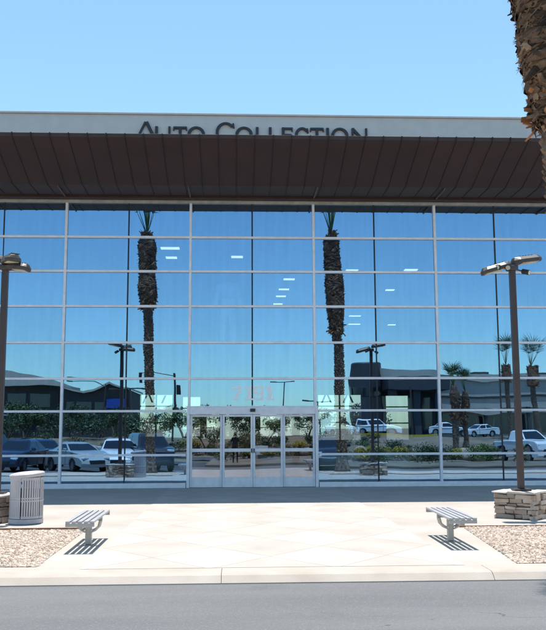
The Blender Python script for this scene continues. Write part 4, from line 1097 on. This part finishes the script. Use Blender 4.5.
bx(t, 'blue_sign', M['bluesign'], (1.9, 3.9, .02, .25, 3.6, 4.7))
t = empty('rotunda_showroom', (18.5, -76, 1.35)); tag(t, 'dark showroom with a round tower, a pale curved roof and a deep covered entry', 'building')
b = MB(); b.lathe([(2.0, 0), (2.0, 8.0), (1.85, 8.15), (0, 8.2)], 32, (-2.6, -2)); b.build('tower', M['dark_clad'], t, fix=True)
b = MB(); b.lathe([(2.02, 4.3), (2.05, 5.4), (2.02, 5.41)], 32, (-2.6, -2)); b.build('tower_window', M['dark_glazing'], t)
bx(t, 'wall', M['dark_clad'], (-1.0, 6.4, -12, -5, 0, 6.4))
b = MB(); pts = [(2.4 + 4.4 * cos(a), -3 + 3.2 * sin(a)) for a in [2 * pi * i / 40 for i in range(40)]]
b.prism(pts, lambda x, y, q: (x, y, q), 6.42, 7.35); b.build('curved_roof', M['tan_wall'], t, fix=True)
bx(t, 'entry_canopy', M['dark_clad'], (-.8, 6.4, -4.9, 3.2, 4.9, 6.3), bevel=.05)
for x in (-.3, 2.3, 5.2): bx(t, 'column', M['dark_clad'], (x - .35, x + .35, 1.8, 2.5, 0, 4.9))
for x in (-.4, 1.2, 2.8, 4.4): bx(t, 'window', M['dark_glazing'], (x, x + 1.4, -5.05, -4.94, .4, 4.4))
bx(t, 'roof_unit', M['grey_wall'], (3.4, 5.2, -9, -7, 6.41, 7.3)); bx(t, 'roof_unit', M['grey_wall'], (5.5, 6.2, -9, -7, 6.41, 7.0))
t = empty('beige_showroom', (32.5, -80, 1.35)); tag(t, 'long beige flat roofed showroom with dark glazing below, at the right of the reflection', 'building')
bx(t, 'wall', M['beige_wall'], (-7.3, 16, -20, 0, 2.9, 6.7), (-7.3, 16, -20, -1.6, 0, 2.9))
bx(t, 'cornice', M['tan_wall'], (-7.4, 16.1, .0, .3, 6.45, 6.85)); bx(t, 'band', M['grey_wall'], (-7.4, 16.1, .0, .12, 4.3, 4.55))
for xa, wd_, hh_ in ((-5.2, 1.6, .7), (-1.0, 2.4, .9), (4.1, 1.2, .6), (8, 2, .8)): bx(t, 'roof_unit', M['grey_wall'], (xa, xa + wd_, -9, -6.5, 6.71, 6.71 + hh_))
for i in range(9):
    x = -7 + i * 2.5; bx(t, 'window', M['dark_glazing'], (x, x + 2.3, -1.65, -1.55, .3, 2.7))
for i in range(5): bx(t, 'column', M['dark_clad'], (-7 + i * 5.6, -6.6 + i * 5.6, -.5, -.1, 0, 2.9))
# entry kerb with yellow paint
b = MB()
pts = [(12.2, -57.9), (14.4, -58.6), (17, -59.1), (20, -59.4)]
for i in range(3):
    p, q = Vector((*pts[i], 0)), Vector((*pts[i + 1], 0)); d = (q - p); rot = Matrix.Rotation(math.atan2(d.y, d.x), 3, 'Z'); b.obox((p + q) / 2 + Vector((0, 0, 1.38)), (d.length - .01, .35, .34), rot)
tag(b.build('yellow_kerb', M['yellow']), kind='structure')

# street furniture across the drive
def pole_light(x, y, z, h, label, arm=2.4, sgn=1, name='street_light', group=None):
    t = empty(name, (x, y, z)); b = MB(); b.tube([(0, 0, 0), (0, 0, h)], [.10, .06], 8); b.build('pole', M['pole'], t)
    b = MB(); b.tube([(0, 0, h - .3), (-sgn * arm * .35, 0, h + .25), (-sgn * arm * .75, 0, h + .45), (-sgn * arm, 0, h + .5)], .045, 6); b.build('arm', M['pole'], t)
    b = MB(); b.obox((-sgn * (arm + .25), 0, h + .48), (.7, .28, .12)); b.build('lamp_head', M['lamp_head'], t, bevel=.03); return tag(t, label, 'street light', group)
pole_light(-12.8, -60, 1.35, 5.0, 'street light with a long curved arm in front of the two storey grey building', 3.2)
pole_light(19.5, -70, 1.35, 5.2, 'street light with short arm by the short palms', 1.2, 1)
def tee_pole(x, y, z, h, label, name='parking_light'):
    t = empty(name, (x, y, z)); b = MB(); b.box(-.07, .07, -.07, .07, 0, h); b.build('pole', M['pole'], t)
    b = MB(); b.box(-1.0, 1.0, -.05, .05, h, h + .09); b.build('arm', M['pole'], t)
    for s in (-1, 1): b = MB(); b.obox((s * 1.1, 0, h + .05), (.6, .34, .12)); b.build('lamp_head', M['lamp_head'], t, bevel=.02)
    return tag(t, label, 'parking light')
tee_pole(-8.1, -40.2, -.1, 4.9, 'two headed parking light behind the cars, left of the left palm reflection')
tee_pole(5.3, -70, 1.35, 5.6, 'parking lot light with two flat heads above the right hand doors')
tee_pole(8.3, -62, 1.35, 3.2, 'short parking lot light with two heads right of the right palm reflection')
t = empty('traffic_signal', (-5.6, -55, .9)); tag(t, 'traffic signal pole with mast arm, right of the left palm reflection', 'traffic signal')
bx(t, 'pole', M['pole'], (-.09, .09, -.09, .09, 0, 6.0)); b = MB(); b.tube([(0, 0, 5.7), (-1.8, 0, 6.0), (-3.4, 0, 6.05)], .05, 6); b.build('mast_arm', M['pole'], t)
bx(t, 'signal_head', M['black'], (-3.55, -3.25, -.1, .1, 5.2, 6.1), bevel=.03); bx(t, 'signal_head', M['black'], (.12, .42, -.1, .1, 4.2, 5.1), bevel=.03)
t = empty('ground_sign', (1.75, -31.5, .03)); tag(t, 'low white sign board standing on the median', 'sign'); bx(t, 'board', M['white'], (-.4, .4, -.06, .06, .25, .9)); bx(t, 'base', M['grey_wall'], (-.3, .3, -.1, .1, -.05, .249))

# ------------------------------------------------------------------ pale racing suit display inside
def skin_obj(name, verts, edges, rads, m_, parent=None, root=0, sub=2):
    me = bpy.data.meshes.new(name); me.from_pydata(verts, edges, []); me.materials.append(m_)
    o = bpy.data.objects.new(name, me); col.objects.link(o)
    if parent: o.parent = parent
    sk = o.modifiers.new('skin', 'SKIN'); sk.use_smooth_shade = True
    lay = me.skin_vertices[0].data if me.skin_vertices else None
    if lay is None:
        import bmesh
        bm = bmesh.new(); bm.from_mesh(me); bm.verts.layers.skin.verify(); bm.to_mesh(me); bm.free(); lay = me.skin_vertices[0].data
    for i, r_ in enumerate(rads):
        lay[i].radius = r_ if isinstance(r_, tuple) else (r_, r_)
        lay[i].use_root = (i == root)
    s_ = o.modifiers.new('smooth', 'SUBSURF'); s_.levels = sub; s_.render_levels = sub
    return o
t = empty('racing_suit', (-.24, 1.4, 4.3)); tag(t, 'pale empty racing suit hanging behind the upper panes left of the centre joint', 'racing suit')
V_ = [(0, 0, 1.05), (0, 0, 1.35), (0, 0, 1.75), (0, 0, 1.92), (-.26, 0, 1.78), (-.36, 0, 1.4), (-.40, 0, 1.05), (.26, 0, 1.78), (.36, 0, 1.4), (.40, 0, 1.05), (-.13, 0, .95), (-.16, 0, .5), (-.17, 0, .03), (.13, 0, .95), (.16, 0, .5), (.17, 0, .03)]
E_ = [(0, 1), (1, 2), (2, 3), (2, 4), (4, 5), (5, 6), (2, 7), (7, 8), (8, 9), (0, 10), (10, 11), (11, 12), (0, 13), (13, 14), (14, 15)]
skin_obj('suit_body', V_, E_, [(.22, .13), (.21, .13), (.22, .13), (.10, .10), .12, .09, .07, .12, .09, .07, .14, .11, .09, .14, .11, .09], M['suit'], t)
b = MB(); b.box(-.20, .20, -.165, -.15, 1.38, 1.46); b.build('chest_band', M['suit2'], t)
b = MB(); b.tube([(0, 0, 1.9), (0, 0, 4.03)], .008, 5); b.build('hanging_wire', M['black'], t)

# ------------------------------------------------------------------ photographer, standing behind the camera and mirrored in the doors
t = empty('person', (0, -25.28, .03)); tag(t, 'person in dark clothes standing on the median raising a phone in both hands', 'person')
V_ = [(0, 0, .95), (0, -.01, 1.12), (0, -.01, 1.32), (0, 0, 1.44), (0, .015, 1.50),
      (-.17, -.01, 1.40), (-.24, .08, 1.20), (-.13, .30, 1.44), (.17, -.01, 1.40), (.24, .08, 1.20), (.13, .30, 1.44),
      (-.095, 0, .88), (-.11, .01, .50), (-.12, -.02, .10), (-.125, .05, .045), (-.13, .15, .03), (.095, 0, .88), (.11, .01, .50), (.12, -.02, .10), (.125, .05, .045), (.13, .15, .03)]
E_ = [(0, 1), (1, 2), (2, 3), (3, 4), (2, 5), (5, 6), (6, 7), (2, 8), (8, 9), (9, 10), (0, 11), (11, 12), (12, 13), (13, 14), (14, 15), (0, 16), (16, 17), (17, 18), (18, 19), (19, 20)]
skin_obj('body', V_, E_, [(.155, .11), (.145, .10), (.16, .11), (.075, .075), (.055, .055), (.075, .075), (.052, .052), (.033, .033), (.075, .075), (.052, .052), (.033, .033), (.10, .10), (.068, .068), (.05, .05), (.045, .04), (.04, .03), (.10, .10), (.068, .068), (.05, .05), (.045, .04), (.04, .03)], M['cloth_dark'], t)
hv = [(0, .02, 1.50), (0, .03, 1.57), (0, .035, 1.66), (0, .02, 1.72)]
skin_obj('head', hv, [(0, 1), (1, 2), (2, 3)], [(.055, .055), (.068, .085), (.078, .10), (.055, .07)], M['skin'], t)
b = MB(); b.obox((0, .125, 1.62), (.022, .03, .045)); b.obox((0, .118, 1.575), (.05, .012, .012)); b.obox((-.078, .03, 1.63), (.02, .04, .06)); b.obox((.078, .03, 1.63), (.02, .04, .06)); b.build('face_detail', M['skin'], t, bevel=.006)
for s in (-1, 1): b = MB(); b.obox((s * .032, .122, 1.645), (.024, .012, .012)); b.build('eye', M['black'], t, bevel=.004)
b = MB(); b.lathe([(.088, 1.655), (.094, 1.69), (.08, 1.74), (.045, 1.765), (0, 1.77)], 18, (0, .005)); b.build('hair', M['hair'], t, smooth=True)
for s in (-1, 1):
    hvv = [(s * .125, .31, 1.45), (s * .105, .345, 1.51), (s * .09, .36, 1.56)]; he = [(0, 1), (1, 2)]; hr = [.026, (.034, .018), (.034, .016)]
    for q, (dx, L_) in enumerate(((.026, .058), (.009, .066), (-.009, .062), (-.026, .050))):
        i0 = len(hvv); hvv += [(s * (.09 + dx), .368, 1.575 - .005 * q), (s * (.082 + dx), .385, 1.575 + L_ * .55 - .005 * q), (s * (.066 + dx), .388, 1.575 + L_ * .8 - .005 * q)]; he += [(2, i0), (i0, i0 + 1), (i0 + 1, i0 + 2)]; hr += [.009, .0085, .007]
    i0 = len(hvv); hvv += [(s * .075, .350, 1.535), (s * .052, .352, 1.56), (s * .040, .358, 1.585)]; he += [(1, i0), (i0, i0 + 1), (i0 + 1, i0 + 2)]; hr += [.012, .0095, .008]
    skin_obj('hand', hvv, he, hr, M['skin'], t, 0, 1)
ph = MB(); ph.box(-.075, .075, -.004, .004, -.038, .038); o = ph.build('phone', M['black'], None, bevel=.006); o.location = (0, -24.91, 1.665)
tag(o, 'black phone held sideways in the photographer\'s hands', 'phone')
